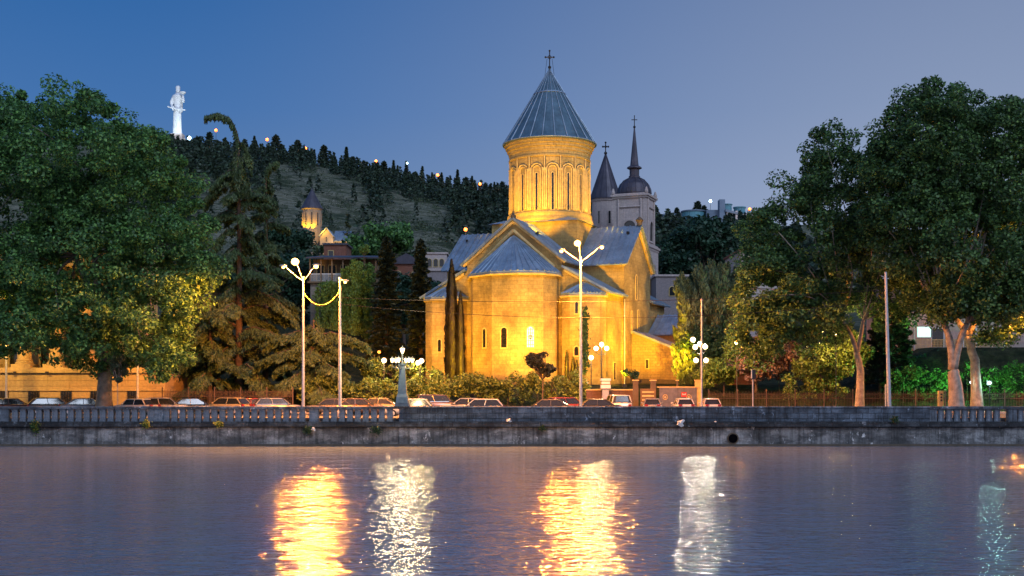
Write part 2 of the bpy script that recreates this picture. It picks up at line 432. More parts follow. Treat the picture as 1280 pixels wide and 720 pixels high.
def grid_mesh(xs, ys, fn, name, mat, kind='structure'):
    X, Yg = np.meshgrid(xs, ys); Z = fn(X, Yg); nx, ny = len(xs), len(ys)
    V = np.stack([X, Yg, Z], -1).reshape(-1, 3)
    F = [(j * nx + i, j * nx + i + 1, (j + 1) * nx + i + 1, (j + 1) * nx + i) for j in range(ny - 1) for i in range(nx - 1)]
    me = bpy.data.meshes.new(name); me.from_pydata(V.tolist(), [], F); me.update()
    me.polygons.foreach_set('use_smooth', [True] * len(me.polygons)); me.materials.append(mat)
    o = bpy.data.objects.new(name, me); COL.objects.link(o); o['kind'] = kind; return o
def hillmat():
    m, nt, b, o = newmat('hillside'); tc = nt.nodes.new('ShaderNodeTexCoord'); v = tc.outputs['Object']
    a = nz(nt, v, .018, 8, .7); bb = nz(nt, scalevec(nt, v, (1, 1, 3.5)), .06, 8, .72); c = nz(nt, v, .5, 6, .7)
    col = cramp(nt, a, [(.36, (.035, .06, .035)), (.52, (.07, .10, .055)), (.60, (.16, .17, .11)), (.72, (.26, .24, .18))])
    col2 = cramp(nt, bb, [(.40, (.035, .05, .03)), (.48, (.16, .16, .11)), (.53, (.40, .38, .30)), (.57, (.08, .09, .06)), (.64, (.26, .26, .18)), (.7, (.06, .07, .045))])
    col = mixc(nt, .55, col, col2)
    sp = nt.nodes.new('ShaderNodeSeparateXYZ'); nt.links.new(v, sp.inputs[0]); mp_ = nt.nodes.new('ShaderNodeMapRange')
    mp_.inputs[1].default_value = 190; mp_.inputs[2].default_value = 250; nt.links.new(sp.outputs[1], mp_.inputs[0])
    col = mixc(nt, mp_.outputs[0], cramp(nt, c, [(.35, (.022, .035, .014)), (.65, (.05, .055, .03))]), col)      # lawns and soil near the church
    col = mixc(nt, .7, col, cramp(nt, c, [(.3, (.4, .42, .4)), (.7, (1.4, 1.35, 1.3))]), 'MULTIPLY')
    nt.links.new(col, b.inputs['Base Color']); b.inputs['Roughness'].default_value = .95
    b.inputs['Specular IOR Level'].default_value = .1
    h = nt.nodes.new('ShaderNodeMath'); h.operation = 'ADD'; nt.links.new(bb, h.inputs[0]); nt.links.new(c, h.inputs[1])
    bump(nt, b, h.outputs[0], 2.5, .8); return m
xs = np.concatenate([np.arange(-1400, -420, 40), np.arange(-420, 420, 5), np.arange(420, 1441, 40)])
ys = np.concatenate([np.arange(104.0, 130, 2), np.arange(130, 200, 5), np.arange(200, 680, 6), np.arange(680, 1500, 40)])
grid_mesh(xs, ys, terrain, 'hill_terrain', hillmat())
mb = MB(); mb.box(-1400, 1400, 85.3, 104.2, 1.2, 1.996); mb.build('ground', M['asphalt'])['kind'] = 'structure'
mb = MB(); mb.add([(-700, 88, 2.0), (700, 88, 2.0), (700, 100, 2.0), (-700, 100, 2.0)], [(0, 1, 2, 3)]); mb.build('road', M['asphalt'])['kind'] = 'structure'
mb = MB(); mb.box(-700, 700, 85.32, 87.9, 1.98, 2.12); mb.build('river_pavement', M['paving'])['kind'] = 'structure'
mb = MB(); mb.box(-700, 700, 100.1, 104.0, 1.98, 2.12); mb.build('park_pavement', M['paving'])['kind'] = 'structure'
mb = MB(); mb.box(-700, 700, 87.9, 88.05, 1.98, 2.14); mb.box(-700, 700, 99.95, 100.1, 1.98, 2.14); mb.build('kerb', M['kerb'])['kind'] = 'structure'
mb = MB()
for k in range(-40, 40): mb.add([(k * 6, 93.9, 2.004), (k * 6 + 3, 93.9, 2.004), (k * 6 + 3, 94.05, 2.004), (k * 6, 94.05, 2.004)], [(0, 1, 2, 3)])
mb.build('lane_marking', M['paintline'])['kind'] = 'structure'
mb = MB(); mb.add([(-1400, -60, -2.2), (1400, -60, -2.2), (1400, 86, -2.2), (-1400, 86, -2.2)], [(0, 1, 2, 3)]); mb.build('river_bed', plain('silt', (.08, .07, .05), .9))['kind'] = 'structure'
mb = MB(); mb.box(-1400, 1400, -60, 2.0, -2.1, 3.2); mb.build('near_quay', M['paving'])['kind'] = 'structure'
def watermat():
    m, nt, b, o = newmat('river_water'); tc = nt.nodes.new('ShaderNodeTexCoord'); v = tc.outputs['Object']
    b.inputs['Base Color'].default_value = (.13, .19, .27, 1); b.inputs['Roughness'].default_value = .16
    b.inputs['IOR'].default_value = 1.33; b.inputs['Specular IOR Level'].default_value = .5
    a = nz(nt, scalevec(nt, v, (.7, 1.25, 1)), 2.3, 2.0, .55); c = nz(nt, scalevec(nt, v, (.6, 1, 1)), .45, 3, .55)
    ad = nt.nodes.new('ShaderNodeMath'); ad.operation = 'MULTIPLY_ADD'; nt.links.new(c, ad.inputs[0]); ad.inputs[1].default_value = 1.5; nt.links.new(a, ad.inputs[2])
    bump(nt, b, ad.outputs[0], .095, 1.0)
    r = cramp(nt, nz(nt, scalevec(nt, v, (.25, 1, 1)), .09, 3, .5), [(.35, (.055,) * 3), (.65, (.11,) * 3)])
    nt.links.new(r, b.inputs['Roughness']); return m
mb = MB(); mb.add([(-1400, 2, 0), (1400, 2, 0), (1400, 85.2, 0), (-1400, 85.2, 0)], [(0, 1, 2, 3)]); mb.build('river_water', watermat())['kind'] = 'structure'

# ------------------------------------------------------------------ embankment wall and parapets
def wallmat(name, c, bw, bh, ms, dirt=.6, lum=1.0):
    """old wet concrete / block: patchy blackened areas, leak streaks, pale lime bloom, pits"""
    m, nt, b, o = newmat(name)
    uv = nt.nodes.new('ShaderNodeUVMap').outputs[0]; tc = nt.nodes.new('ShaderNodeTexCoord'); v = tc.outputs['Object']
    wob = nt.nodes.new('ShaderNodeVectorMath'); wob.operation = 'MULTIPLY_ADD'; nn_ = nt.nodes.new('ShaderNodeTexNoise'); nn_.inputs['Scale'].default_value = 1.3
    nt.links.new(v, nn_.inputs['Vector']); nt.links.new(nn_.outputs['Color'], wob.inputs[0]); wob.inputs[1].default_value = (.10, .07, 0); nt.links.new(uv, wob.inputs[2])
    br = nt.nodes.new('ShaderNodeTexBrick'); nt.links.new(wob.outputs[0], br.inputs['Vector']); br.inputs['Scale'].default_value = 1
    br.inputs['Brick Width'].default_value = bw; br.inputs['Row Height'].default_value = bh; br.inputs['Mortar Size'].default_value = ms; br.inputs['Mortar Smooth'].default_value = .6
    br.inputs['Color1'].default_value = (*c, 1); br.inputs['Color2'].default_value = (*[x * .55 for x in c], 1); br.inputs['Mortar'].default_value = (*[x * .22 for x in c], 1)
    col = br.outputs['Color']
    pt = cramp(nt, nz(nt, scalevec(nt, v, (.5, .5, 1.1)), .9, 8, .72), [(.42, (1, 1, 1)), (.50, (.45, .45, .46)), (.60, (.16, .17, .18))])
    col = mixc(nt, dirt, col, pt, 'MULTIPLY')
    st = cramp(nt, nz(nt, scalevec(nt, v, (2.6, 2.6, .18)), 1.0, 6, .75), [(.46, (1, 1, 1)), (.60, (.30, .29, .28))])
    col = mixc(nt, .8, col, st, 'MULTIPLY')
    lime = cramp(nt, nz(nt, scalevec(nt, v, (1, 1, .6)), 1.6, 8, .75), [(.60, (0, 0, 0)), (.68, (1, 1, 1))])
    col = mixc(nt, lime, col, tuple(min(1, x * 2.1 + .03) for x in c))
    fine = nz(nt, v, 9, 6, .8); col = mixc(nt, .7, col, cramp(nt, fine, [(.3, (.5, .5, .5)), (.7, (1.5, 1.5, 1.5))]), 'MULTIPLY')
    nt.links.new(col, b.inputs['Base Color']); b.inputs['Roughness'].default_value = .85
    inv = nt.nodes.new('ShaderNodeMath'); inv.operation = 'MULTIPLY_ADD'; nt.links.new(br.outputs['Fac'], inv.inputs[0]); inv.inputs[1].default_value = -1.2; nt.links.new(fine, inv.inputs[2])
    bump(nt, b, inv.outputs[0], .05, .9); return m
M['quay'] = wallmat('quay_concrete', (.34, .34, .33), 3.4, 1.45, .02, .9)
M['block'] = wallmat('parapet_block', (.15, .19, .24), .95, .42, .025, .75)
M['railstone'] = wallmat('cast_stone', (.24, .28, .33), 2.4, 9, .01, .6)
X0, X1 = -52.0, 50.0
w = thing('embankment_wall', 'long stained grey concrete river wall rising from the water', 'wall', (0, 85, 0))
mb = MB(); mb.box(-300, 300, 84.62, 85.6, -1.8, 1.46); mb.build('wall_face', M['quay'], w)
mb = MB(); mb.box(-300, 300, 84.35, 85.62, 1.465, 1.70); mb.box(-300, 300, 84.5, 85.6, 1.703, 1.86); mb.build('ledge', wallmat('ledge_stone', (.10, .11, .12), 2.2, .5, .03, .9), w)
mb = MB(); mb.box(-300, 300, 84.55, 84.9, -.6, .16); mb.build('waterline_footing', M['darkstone'], w)
c = P(916, 548, 84.6)
mb = MB(); 
ring = [(c.x + .46 * math.cos(a), 84.60, c.z + .46 * math.sin(a)) for a in np.linspace(0, 2 * PI, 20, endpoint=False)]
mb.tube([(c.x, 84.5, c.z), (c.x, 85.3, c.z)], .44, 20); mb.build('pipe_surround', M['darkstone'], w)
mb = MB(); mb.tube([(c.x, 84.44, c.z), (c.x, 84.52, c.z)], .34, 20); mb.build('drain_pipe', plain('black_void', (.003, .003, .004), 1, 0, .1, 1, 0), w)
def baluster(mb, x):
    for (z0, z1, w0, w1) in ((1.862, 2.0, .50, .50), (2.0, 2.10, .44, .41), (2.10, 2.35, .41, .46), (2.35, 2.60, .46, .41), (2.60, 2.69, .41, .44), (2.69, 2.79, .49, .50)):
        vs = [(x + sx * ww / 2, 85.0 + sy * .13 * (ww / .46), z) for z, ww in ((z0, w0), (z1, w1)) for sx, sy in ((-1, -1), (1, -1), (1, 1), (-1, 1))]
        mb.add(vs, [(0, 3, 2, 1), (4, 5, 6, 7), (0, 1, 5, 4), (1, 2, 6, 5), (2, 3, 7, 6), (3, 0, 4, 7)])
def balustrade(xa, xb, label, peds):
    t = thing('stone_balustrade', label, 'balustrade', ((xa + xb) / 2, 85, 1.86), 'balustrades along the embankment')
    mb = MB(); mb.box(xa, xb, 84.78, 85.24, 2.80, 2.90); mb.box(xa, xb, 84.72, 85.30, 2.902, 3.0); mb.build('top_rail', M['railstone'], t)
    x = xa + .3; first = None
    while x < xb - .2:
        if any(abs(x - p) < .55 for p in peds): x += .6; continue
        if first is None:
            q = MB(); baluster(q, x); first = q.build('baluster', M['railstone'], t); fx = x
        else:
            o = first.copy(); COL.objects.link(o); o.parent = t; o.location = first.location + Vector((x - fx, 0, 0))
        x += .605
    for p in peds:
        q = MB(); q.box(p - .36, p + .36, 84.84, 85.18, 1.862, 2.798); q.build('pedestal', M['railstone'], t)
xs0 = P(499, 500, 85).x; xs1 = P(1161, 500, 85).x
balustrade(-41.0, xs0, 'long grey stone balustrade left of the candelabra lamp, light glowing between its balusters', [-38.5, -26.8, -15.0])
balustrade(xs1, 41.0, 'short stone balustrade at the right end of the embankment beneath the forked tree', [xs1 + .2, 37.9])
t = thing('parapet_wall', 'solid block parapet between the two balustrades on top of the river wall', 'parapet', ((xs0 + xs1) / 2, 85, 1.86))
mb = MB(); mb.box(xs0 + .01, xs1 - .01, 84.82, 85.2, 1.862, 2.898); mb.build('block_wall', M['block'], t)
mb = MB(); mb.box(xs0 + .01, xs1 - .01, 84.75, 85.27, 2.9, 3.0); mb.build('coping', M['railstone'], t)
# rubbish and weeds on the ledge
def rag(px, py, s, label, m=M['cloth']):
    c = P(px, py, 84.5); mb = MB(); n = 13; vs = [(c.x, 84.36, c.z + s * .5)]
    for k in range(n):
        a = 2 * PI * k / n; r = s * random.uniform(.35, 1.25)
        vs.append((c.x + r * math.cos(a), 84.33 - random.uniform(0, .12), c.z + .5 * s + r * .75 * math.sin(a)))
    vs.append((c.x, 84.18, c.z + s * .45))
    fs = [(0, 1 + k, 1 + (k + 1) % n) for k in range(n)] + [(n + 1, 1 + (k + 1) % n, 1 + k) for k in range(n)]
    mb.add(vs, fs); return tag(mb.build('rubbish_bag', m), label, 'rubbish', 'litter on the wall ledge')
rag(850, 531, .42, 'large torn white plastic bag hanging over the wall ledge right of centre')
rag(636, 527, .22, 'small pale scrap of litter on the ledge under the dark little tree')
rag(393, 538, .20, 'small white litter snagged below the balustrade by the steel pole')
rag(894, 528, .14, 'bluish litter scrap on the ledge right of the torn white bag')
def weed(px, py, s, label, m='leaf_bright', hang=0.0):
    c = P(px, py, 84.3); n = int(260 * s / .4)
    pos = np.array(c) + RNG.normal(size=(n, 3)) * np.array([s * .5, .12, s * .4]); pos[:, 1] = np.minimum(pos[:, 1], 84.33)
    if hang: pos[:, 2] -= RNG.uniform(0, hang, n)
    a = rdir(n) * .07; b = np.cross(a, rdir(n))
    return tag(quads('wall_weed', pos, a, b, M[m]), label, 'plant', 'weeds on the embankment')
weed(44, 528, .36, 'green creeper hanging down the far left of the river wall', 'leaf_bright', .8)
weed(183, 528, .3, 'weed tuft under the balustrade below the big left tree', 'leaf_hedge', .3)
weed(274, 530, .3, 'low weed on the ledge below the iron fence', 'leaf_hedge')
weed(385, 538, .36, 'dark weed clump on the wall between the two steel poles', 'leaf_dark')
weed(470, 538, .42, 'dark weed clump on the wall left of the candelabra lamp', 'leaf_dark')
weed(678, 535, .26, 'dark weed clump under the dark little tree', 'leaf_dark')
weed(1118, 524, .3, 'small plant growing from the block parapet near the tall bare pole', 'leaf_dark')

# ------------------------------------------------------------------ the cathedral
TH = R(22); CX, CY = 4.7, 140.0; GZ = 2.6
def W(u, v, z): return Vector((CX + u * math.sin(TH) + v * math.cos(TH), CY + u * math.cos(TH) - v * math.sin(TH), z))
church = thing('cathedral', 'floodlit yellow stone cathedral with tall round drum and blue-grey conical roof', 'cathedral', (CX, CY, GZ))
EV, RG = 18.7, 23.45
def wallprism(loop, d, name, mat=M['church']):
    mb = MB(); mb.extrude(loop, d); return mb.build(name, mat, church)
# nave and transept bodies
nl = [W(-12, -5.9, GZ), W(-12, 5.9, GZ), W(-12, 5.9, EV), W(-12, 0, RG), W(-12, -5.9, EV)]
wallprism(nl, W(14, 0, 0) - W(-12, 0, 0), 'nave_wall')
tl = [W(-5.9, 11.35, GZ), W(5.9, 11.35, GZ), W(5.9, 11.35, EV), W(0, 11.35, RG + .1), W(-5.9, 11.35, EV)]
wallprism(tl, W(0, -11.35, 0) - W(0, 11.35, 0), 'transept_wall')
def roofq(name, q, mat='zinc', rib=.7):
    mb = MB(); mb.roof(q, .14, rib); return mb.build(name, M[mat], church)
s_ = (RG - EV) / 5.9; oh = .55
ez = EV - s_ * oh
for sgn in (-1, 1):
    e = 5.9 + oh
    qa = [W(-12.5, sgn * e, ez), W(14.4, sgn * e, ez), W(14.4, 0, RG), W(-12.5, 0, RG)]
    if sgn < 0: qa = [qa[1], qa[0], qa[3], qa[2]]
    # order so that the outside faces up
    n = (qa[1] - qa[0]).cross(qa[3] - qa[0])
    if n.z < 0: qa = [qa[1], qa[0], qa[3], qa[2]]
    roofq('nave_roof', qa)
    qb = [W(sgn * e, -11.9, ez + .1), W(sgn * e, 11.9, ez + .1), W(0, 11.9, RG + .12), W(0, -11.9, RG + .12)]
    if (qb[1] - qb[0]).cross(qb[3] - qb[0]).z < 0: qb = [qb[1], qb[0], qb[3], qb[2]]
    roofq('transept_roof', qb)
# raking cornices on the gables
def rake(pa, pb, name='cornice', r=.22):
    mb = MB(); d = (pb - pa); mb.tube([pa, pb], r, 6); mb.build(name, M['trim'], church)
for pts in ([W(-12.12, -6.3, EV - .35), W(-12.12, 0, RG - .2)], [W(-12.12, 6.3, EV - .35), W(-12.12, 0, RG - .2)],
            [W(-6.3, 11.47, EV - .3), W(0, 11.47, RG - .1)], [W(6.3, 11.47, EV - .3), W(0, 11.47, RG - .1)],
            [W(-12.1, -5.0, EV - .9), W(-12.1, 0, RG - 1.25)], [W(-12.1, 5.0, EV - .9), W(-12.1, 0, RG - 1.25)]):
    rake(*pts)
# aisles: sloping shoulders at the four corners
AZ1, AZ0, AV = 17.7, 14.9, 11.1
for (u0, u1) in ((-12, -5.9), (5.9, 14)):
    for sg in (-1, 1):
        loop = [W(u0 + .01, sg * 5.8, GZ), W(u0 + .01, sg * AV, GZ), W(u0 + .01, sg * AV, AZ0), W(u0 + .01, sg * 5.8, AZ1)]
        wallprism(loop, W(u1, 0, 0) - W(u0, 0, 0), 'aisle_wall')
        k = (AZ1 - AZ0) / (AV - 5.8); e = AV + .7
        q = [W(u0 - .45, sg * e, AZ0 - k * .7 + .05), W(u1 + (.4 if u1 > 0 else 0), sg * e, AZ0 - k * .7 + .05), W(u1 + (.4 if u1 > 0 else 0), sg * 5.92, AZ1 + .05), W(u0 - .45, sg * 5.92, AZ1 + .05)]
        if (q[1] - q[0]).cross(q[3] - q[0]).z < 0: q = [q[1], q[0], q[3], q[2]]
        roofq('aisle_roof', q)
        if u0 < 0: rake(W(-12.1, sg * (AV + .3), AZ0 - .35), W(-12.1, sg * 6.2, AZ1 - .25))
        mb = MB(); a = W(u0, sg * (AV + .06), AZ0 - .12); b = W(u1, sg * (AV + .06), AZ0 - .12); mb.tube([a, b], .16, 6); mb.build('cornice', M['trim'], church)
def apse(pts, z, apex, name, inner):
    """pts: outer polygon corners (x,y) left to right; inner: points on the wall behind"""
    poly = [(p[0], p[1]) for p in pts] + [(p[0], p[1]) for p in inner]
    mb = MB(); mb.prism(poly, GZ, z); mb.build(name + '_wall', M['church'], church)
    cx = sum(p[0] for p in pts) / len(pts); cy = apex.y
    out = [Vector((cx + (p[0] - cx) * 1.06, cy + (p[1] - cy) * 1.06, z)) for p in pts]
    # denser fan for a round-looking eave
    dense = []
    for i in range(len(out) - 1):
        for k in range(4): dense.append(out[i].lerp(out[i + 1], k / 4))
    dense.append(out[-1])
    mb = MB(); n = len(dense); low = [Vector((p.x, p.y, z - .02)) for p in dense]; hi = [Vector((p.x, p.y, z + .14)) for p in dense]
    vs = low + hi + [apex]; fs = [(i, i + 1, n + i + 1, n + i) for i in range(n - 1)] + [(n + i, n + i + 1, 2 * n) for i in range(n - 1)] + [(i + 1, i, 2 * n) for i in range(n - 1)]
    mb.add(vs, fs)
    for p in hi:
        a = p + Vector((0, 0, .03)); b = apex.lerp(a, .06) + Vector((0, 0, .03)); mb.tube([a, b], [.085, .045], 5)
    mb.build(name + '_roof', M['zinc'], church)
    mb = MB()
    for i in range(len(out) - 1):
        a = out[i].copy(); b = out[i + 1].copy(); a.z = b.z = z - .18; mb.tube([a.lerp(b, -.01), a.lerp(b, 1.01)], .15, 6)
    mb.build('cornice', M['trim'], church)
apz = 16.9
mp = [W(-12.0, -5.45, 0), Vector((-4.45, 127.2, 0)), Vector((-2.25, 124.4, 0)), Vector((.6, 123.3, 0)), Vector((3.45, 123.7, 0)), Vector((5.0, 125.6, 0)), W(-12.0, 5.5, 0)]
apse(mp, apz, W(-12.05, 0, 21.7), 'apse', [W(-11, 5.5, 0), W(-11, -5.45, 0)])
for sg in (-1, 1):
    cv = 8.5 * sg
    q = [W(-12, cv - 2.6, 0), W(-13.2, cv - 2.2, 0), W(-14.0, cv - 1.0, 0), W(-14.0, cv + 1.0, 0), W(-13.2, cv + 2.2, 0), W(-12, cv + 2.6, 0)]
    apse(q, 14.5, W(-12.05, cv, 16.0), 'side_apse', [W(-11, cv + 2.6, 0), W(-11, cv - 2.6, 0)])
# windows of the cathedral
def window(c, nrm, w, h, pane='glassdark', grille=True, arch=True, parent=church, frame='trim', depth=.05, fw=.13):
    c = Vector(c); nrm = Vector(nrm).normalized(); t = Vector((-nrm.y, nrm.x, 0)).normalized(); up = Vector((0, 0, 1))
    def loop(ww, hh, off):
        pts = [c + t * (-ww / 2) - up * hh / 2, c + t * (ww / 2) - up * hh / 2]
        if arch:
            for k in range(0, 9):
                a = PI * k / 8; pts.append(c + t * (ww / 2 * math.cos(a)) + up * (hh / 2 - ww / 2 + ww / 2 * math.sin(a)))
        else: pts += [c + t * (ww / 2) + up * hh / 2, c - t * (ww / 2) + up * hh / 2]
        return [p + nrm * off for p in pts]
    lo, li = loop(w + fw * 2, h + fw * 2, -.02), loop(w, h, -.02)
    n = len(lo); d = nrm * (depth + .02)
    vs = lo + li + [p + d for p in lo] + [p + d for p in li]; fs = []
    for i in range(n):
        j = (i + 1) % n
        fs += [(2 * n + i, 2 * n + j, 3 * n + j, 3 * n + i), (i, j, 2 * n + j, 2 * n + i), (n + j, n + i, 3 * n + i, 3 * n + j)]
    mb = MB(); mb.add(vs, fs); f = mb.build('window', M[frame], parent)
    mb = MB(); mb.extrude(loop(w, h, -.015), nrm * .03); mb.build('pane', M[pane], f)
    if grille:
        mb = MB()
        for k in (-1, 0, 1): mb.tube([c + t * (w * .25 * k) - up * h / 2 + nrm * .05, c + t * (w * .25 * k) + up * h * .46 + nrm * .05], .035, 4)
        for z in np.arange(-h / 2 + .3, h / 2, .42): mb.tube([c - t * w / 2 + up * z + nrm * .05, c + t * w / 2 + up * z + nrm * .05], .025, 4)
        mb.tube([c + nrm * .05 + t * (w * .24 * math.cos(q)) + up * (w * .24 * math.sin(q)) for q in np.linspace(0, 2 * PI, 13)], .05, 4)
        mb.build('grille', M['iron'], f)
    return f
def facepoint(a, b, f, z):
    a, b = Vector(a), Vector(b); p = a.lerp(b, f); n = Vector((b.y - a.y, -(b.x - a.x), 0)).normalized()
    if n.y > 0: n = -n
    return Vector((p.x, p.y, z)), n
c_, n_ = facepoint(mp[1], mp[2], .62, 9.7); window(c_, n_, .5, 2.1)
c_, n_ = facepoint(mp[2], mp[3], .48, 9.7); window(c_, n_, .66, 2.2)
c_, n_ = facepoint(mp[3], mp[4], .50, 9.75); window(c_, n_, .76, 2.25, 'litpane')
qa_, qb_ = W(-14.0, 7.5, 0), W(-14.0, 9.5, 0)
c_, n_ = facepoint(qa_, qb_, .4, 13.0); window(c_, n_, .36, 1.25, 'glassdark', False)
c_, n_ = facepoint(qa_, qb_, .4, 8.2); window(c_, n_, .5, 1.0, 'glassdark', True)
nn = W(0, 1, 0) - W(0, 0, 0)
window(W(-.6, 11.36, 16.2), nn, .5, 2.9, 'glassdark', False)
window(W(-2.6, 11.36, 11.9), nn, .42, 2.6, 'glassdark', False)
window(W(.2, 11.36, 12.2), nn, .42, 2.6, 'glassdark', False)
window(W(-8.9, 11.12, 6.0), nn, .8, 1.9, 'glassdark', False, False)
window(W(-14.0, -8.5, 9.0), -(W(1, 0, 0) - W(0, 0, 0)), .4, 1.4, 'glassdark', False)
# crossing base under the drum
mb = MB(); B = 5.5
mb.extrude([W(-B, -B, 18), W(B, -B, 18), W(B, B, 18), W(-B, B, 18)], (0, 0, 6.0)); mb.build('crossing_base', M['church'], church)
mb = MB(); e = B + .35
base4 = [W(-e, -e, 24.0), W(e, -e, 24.0), W(e, e, 24.0), W(-e, e, 24.0)]
top8 = [W(-3, -3, 25.0), W(3, -3, 25.0), W(3, 3, 25.0), W(-3, 3, 25.0)]
mb.add(base4 + top8, [(0, 1, 5, 4), (1, 2, 6, 5), (2, 3, 7, 6), (3, 0, 4, 7), (4, 5, 6, 7), (3, 2, 1, 0)]); mb.build('crossing_roof', M['zinc'], church)
# drum
mb = MB(); mb.lathe(CX, CY, [(5.5, 23.2), (5.5, 24.5), (5.42, 24.62), (5.30, 24.9), (5.28, 25.3), (5.15, 25.45), (5.02, 25.5)], 64); mb.build('drum_plinth', M['drum'], church, cyl=(CX, CY, 5.3))
mb = MB(); mb.lathe(CX, CY, [(4.98, 25.3), (4.98, 32.6), (5.05, 32.65)], 64); mb.build('drum_wall', M['drum'], church, cyl=(CX, CY, 5.0))
mb = MB(); mb.lathe(CX, CY, [(4.99, 32.05), (5.12, 32.1), (5.12, 32.3), (5.04, 32.35), (5.04, 32.8), (5.12, 32.85), (5.16, 33.2), (5.32, 33.3), (5.34, 33.6), (5.52, 33.7), (5.55, 33.95), (5.66, 34.02), (5.66, 34.2), (5.0, 34.24)], 64)
mb.build('drum_cornice', M['drum'], church, cyl=(CX, CY, 5.3))
A0 = R(-90 + 2.3)
def dp(a, r, z): return Vector((CX + r * math.cos(a), CY + r * math.sin(a), z))
for k in range(16):
    a = A0 + k * 2 * PI / 16; hw = .72 / 5.0
    mb = MB()
    for (h_, rr, zs) in ((.74, .11, 30.45), (.46, .085, 30.45)):
        dw = h_ / 5.0
        pts = [dp(a - dw, 5.02, 25.75), dp(a - dw, 5.02, zs)] + [dp(a - dw * math.cos(q), 5.02, zs + h_ * math.sin(q)) for q in np.linspace(.3, PI - .3, 8)] + [dp(a + dw, 5.02, zs), dp(a + dw, 5.02, 25.75)]
        mb.tube(pts, rr, 6)
    for sg in (-1, 1):
        p = dp(a + sg * .82 / 5.0, 5.0, 25.6); mb.tube([p, p + Vector((0, 0, .3))], .17, 6)
        p.z = 30.3; mb.tube([p, p + Vector((0, 0, .3))], .15, 6)
    mb.build('blind_arch', M['trim'], church)
    am = a + PI / 16
    mb = MB(); mb.tube([dp(am, 5.02, 25.6), dp(am, 5.02, 32.1)], .10, 6); mb.build('pilaster', M['trim'], church)
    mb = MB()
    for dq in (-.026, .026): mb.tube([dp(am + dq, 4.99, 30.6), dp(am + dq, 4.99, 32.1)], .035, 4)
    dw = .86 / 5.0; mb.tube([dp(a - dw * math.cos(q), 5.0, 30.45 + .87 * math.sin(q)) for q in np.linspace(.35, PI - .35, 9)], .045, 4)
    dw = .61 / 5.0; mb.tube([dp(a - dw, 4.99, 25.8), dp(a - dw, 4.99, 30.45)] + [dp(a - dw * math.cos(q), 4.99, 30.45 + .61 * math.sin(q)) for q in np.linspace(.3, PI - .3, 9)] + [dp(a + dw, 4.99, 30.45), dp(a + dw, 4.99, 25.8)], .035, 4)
    mb.build('shadow_joint', M['darkstone'], church)  # dark tubes put the shade and dirt of the arcade grooves into colour
    c_ = dp(a, 4.99, 27.8); nrm = Vector((math.cos(a), math.sin(a), 0))
    window(c_, nrm, .28, 4.5, 'glassdark', False, True, church, 'trim', .07, .09)
# conical roof with standing seams
mb = MB(); mb.lathe(CX, CY, [(5.80, 34.16), (5.84, 34.28), (5.55, 34.7), (.16, 43.6), (.12, 43.9)], 48)
for k in range(24):
    a = 2 * PI * (k + .3) / 24
    sm = MB(); sm.tube([dp(a, 5.86, 34.32), dp(a, 5.57, 34.76), dp(a, .2, 43.62)], [.085, .075, .03], 5); sm.build('roof_seam', M['zinc'], church)
mb.build('drum_roof', M['conezinc'], church)
mb = MB(); mb.lathe(CX, CY, [(2.02, 40.55), (2.1, 40.6), (2.0, 40.75)], 32); mb.build('roof_band', M['zinc'], church); mb = MB(); mb.lathe(CX, CY, [(5.86, 34.2), (5.9, 34.27), (5.86, 34.34)], 48)
mb.build('roof_band', M['zinc'], church)
def cross(cx, cy, z0, h, parent, r=.06, ang=0.0, orn=True, name='cross', mat='iron'):
    mb = MB(); t = Vector((math.cos(ang), math.sin(ang), 0)); c = Vector((cx, cy, z0))
    mb.tube([c, c + Vector((0, 0, h))], r, 6); hb = c + Vector((0, 0, h * .66)); arm = h * .22
    mb.tube([hb - t * arm, hb + t * arm], r, 6)
    mb.ball(c + Vector((0, 0, h * .12)), r * 3.2, 10, 6)
    if orn:
        for q in (hb - t * arm, hb + t * arm, c + Vector((0, 0, h))): mb.ball(q, r * 2.0, 8, 5)
        for s1 in (-1, 1): mb.tube([hb - t * arm * s1 * .5 + Vector((0, 0, 0)), hb + Vector((0, 0, arm * .55)), ], r * .6, 5); mb.tube([hb + t * arm * s1 * .5, hb - Vector((0, 0, arm * .55))], r * .6, 5)
    return mb.build(name, M[mat], parent)
cross(CX, CY, 43.8, 2.35, church, .065)
mb = MB()
for q in ((.62, .2), (-.62, .2), (0, -.6)): mb.tube([(CX + q[0], CY + q[1], 42.8), (CX + q[0] * .5, CY + q[1] * .5, 45.2)], .022, 4)
mb.build('cross_stay', M['iron'], church)
p = W(-12.2, 0, RG + .1); mb = MB(); mb.lathe(p.x, p.y, [(.3, p.z), (.3, p.z + .35), (.12, p.z + .5), (.1, p.z + .9)], 8); mb.build('finial', M['darkstone'], church)
p = W(0, 11.6, RG + .2); mb = MB(); mb.lathe(p.x, p.y, [(.35, p.z), (.3, p.z + .4), (.5, p.z + .7), (.12, p.z + 1.1)], 8); mb.build('finial', M['darkstone'], church)
# lean-to annexes against the north side
def leanto(u0, u1, v0, v1, zh, zl, name):
    wallprism([W(u0, v0, GZ), W(u0, v1, GZ), W(u0, v1, zl), W(u0, v0, zh)], W(u1, 0, 0) - W(u0, 0, 0), name + '_wall', M['tuff'])
    k = (zh - zl) / (v1 - v0)
    q = [W(u0 - .3, v1 + .4, zl - .4 * k + .04), W(u1 + .3, v1 + .4, zl - .4 * k + .04), W(u1 + .3, v0, zh + .04), W(u0 - .3, v0, zh + .04)]
    if (q[1] - q[0]).cross(q[3] - q[0]).z < 0: q = [q[1], q[0], q[3], q[2]]
    roofq(name + '_roof', q)
leanto(-2.4, 5.0, 11.36, 17.2, 10.6, 8.3, 'annex')
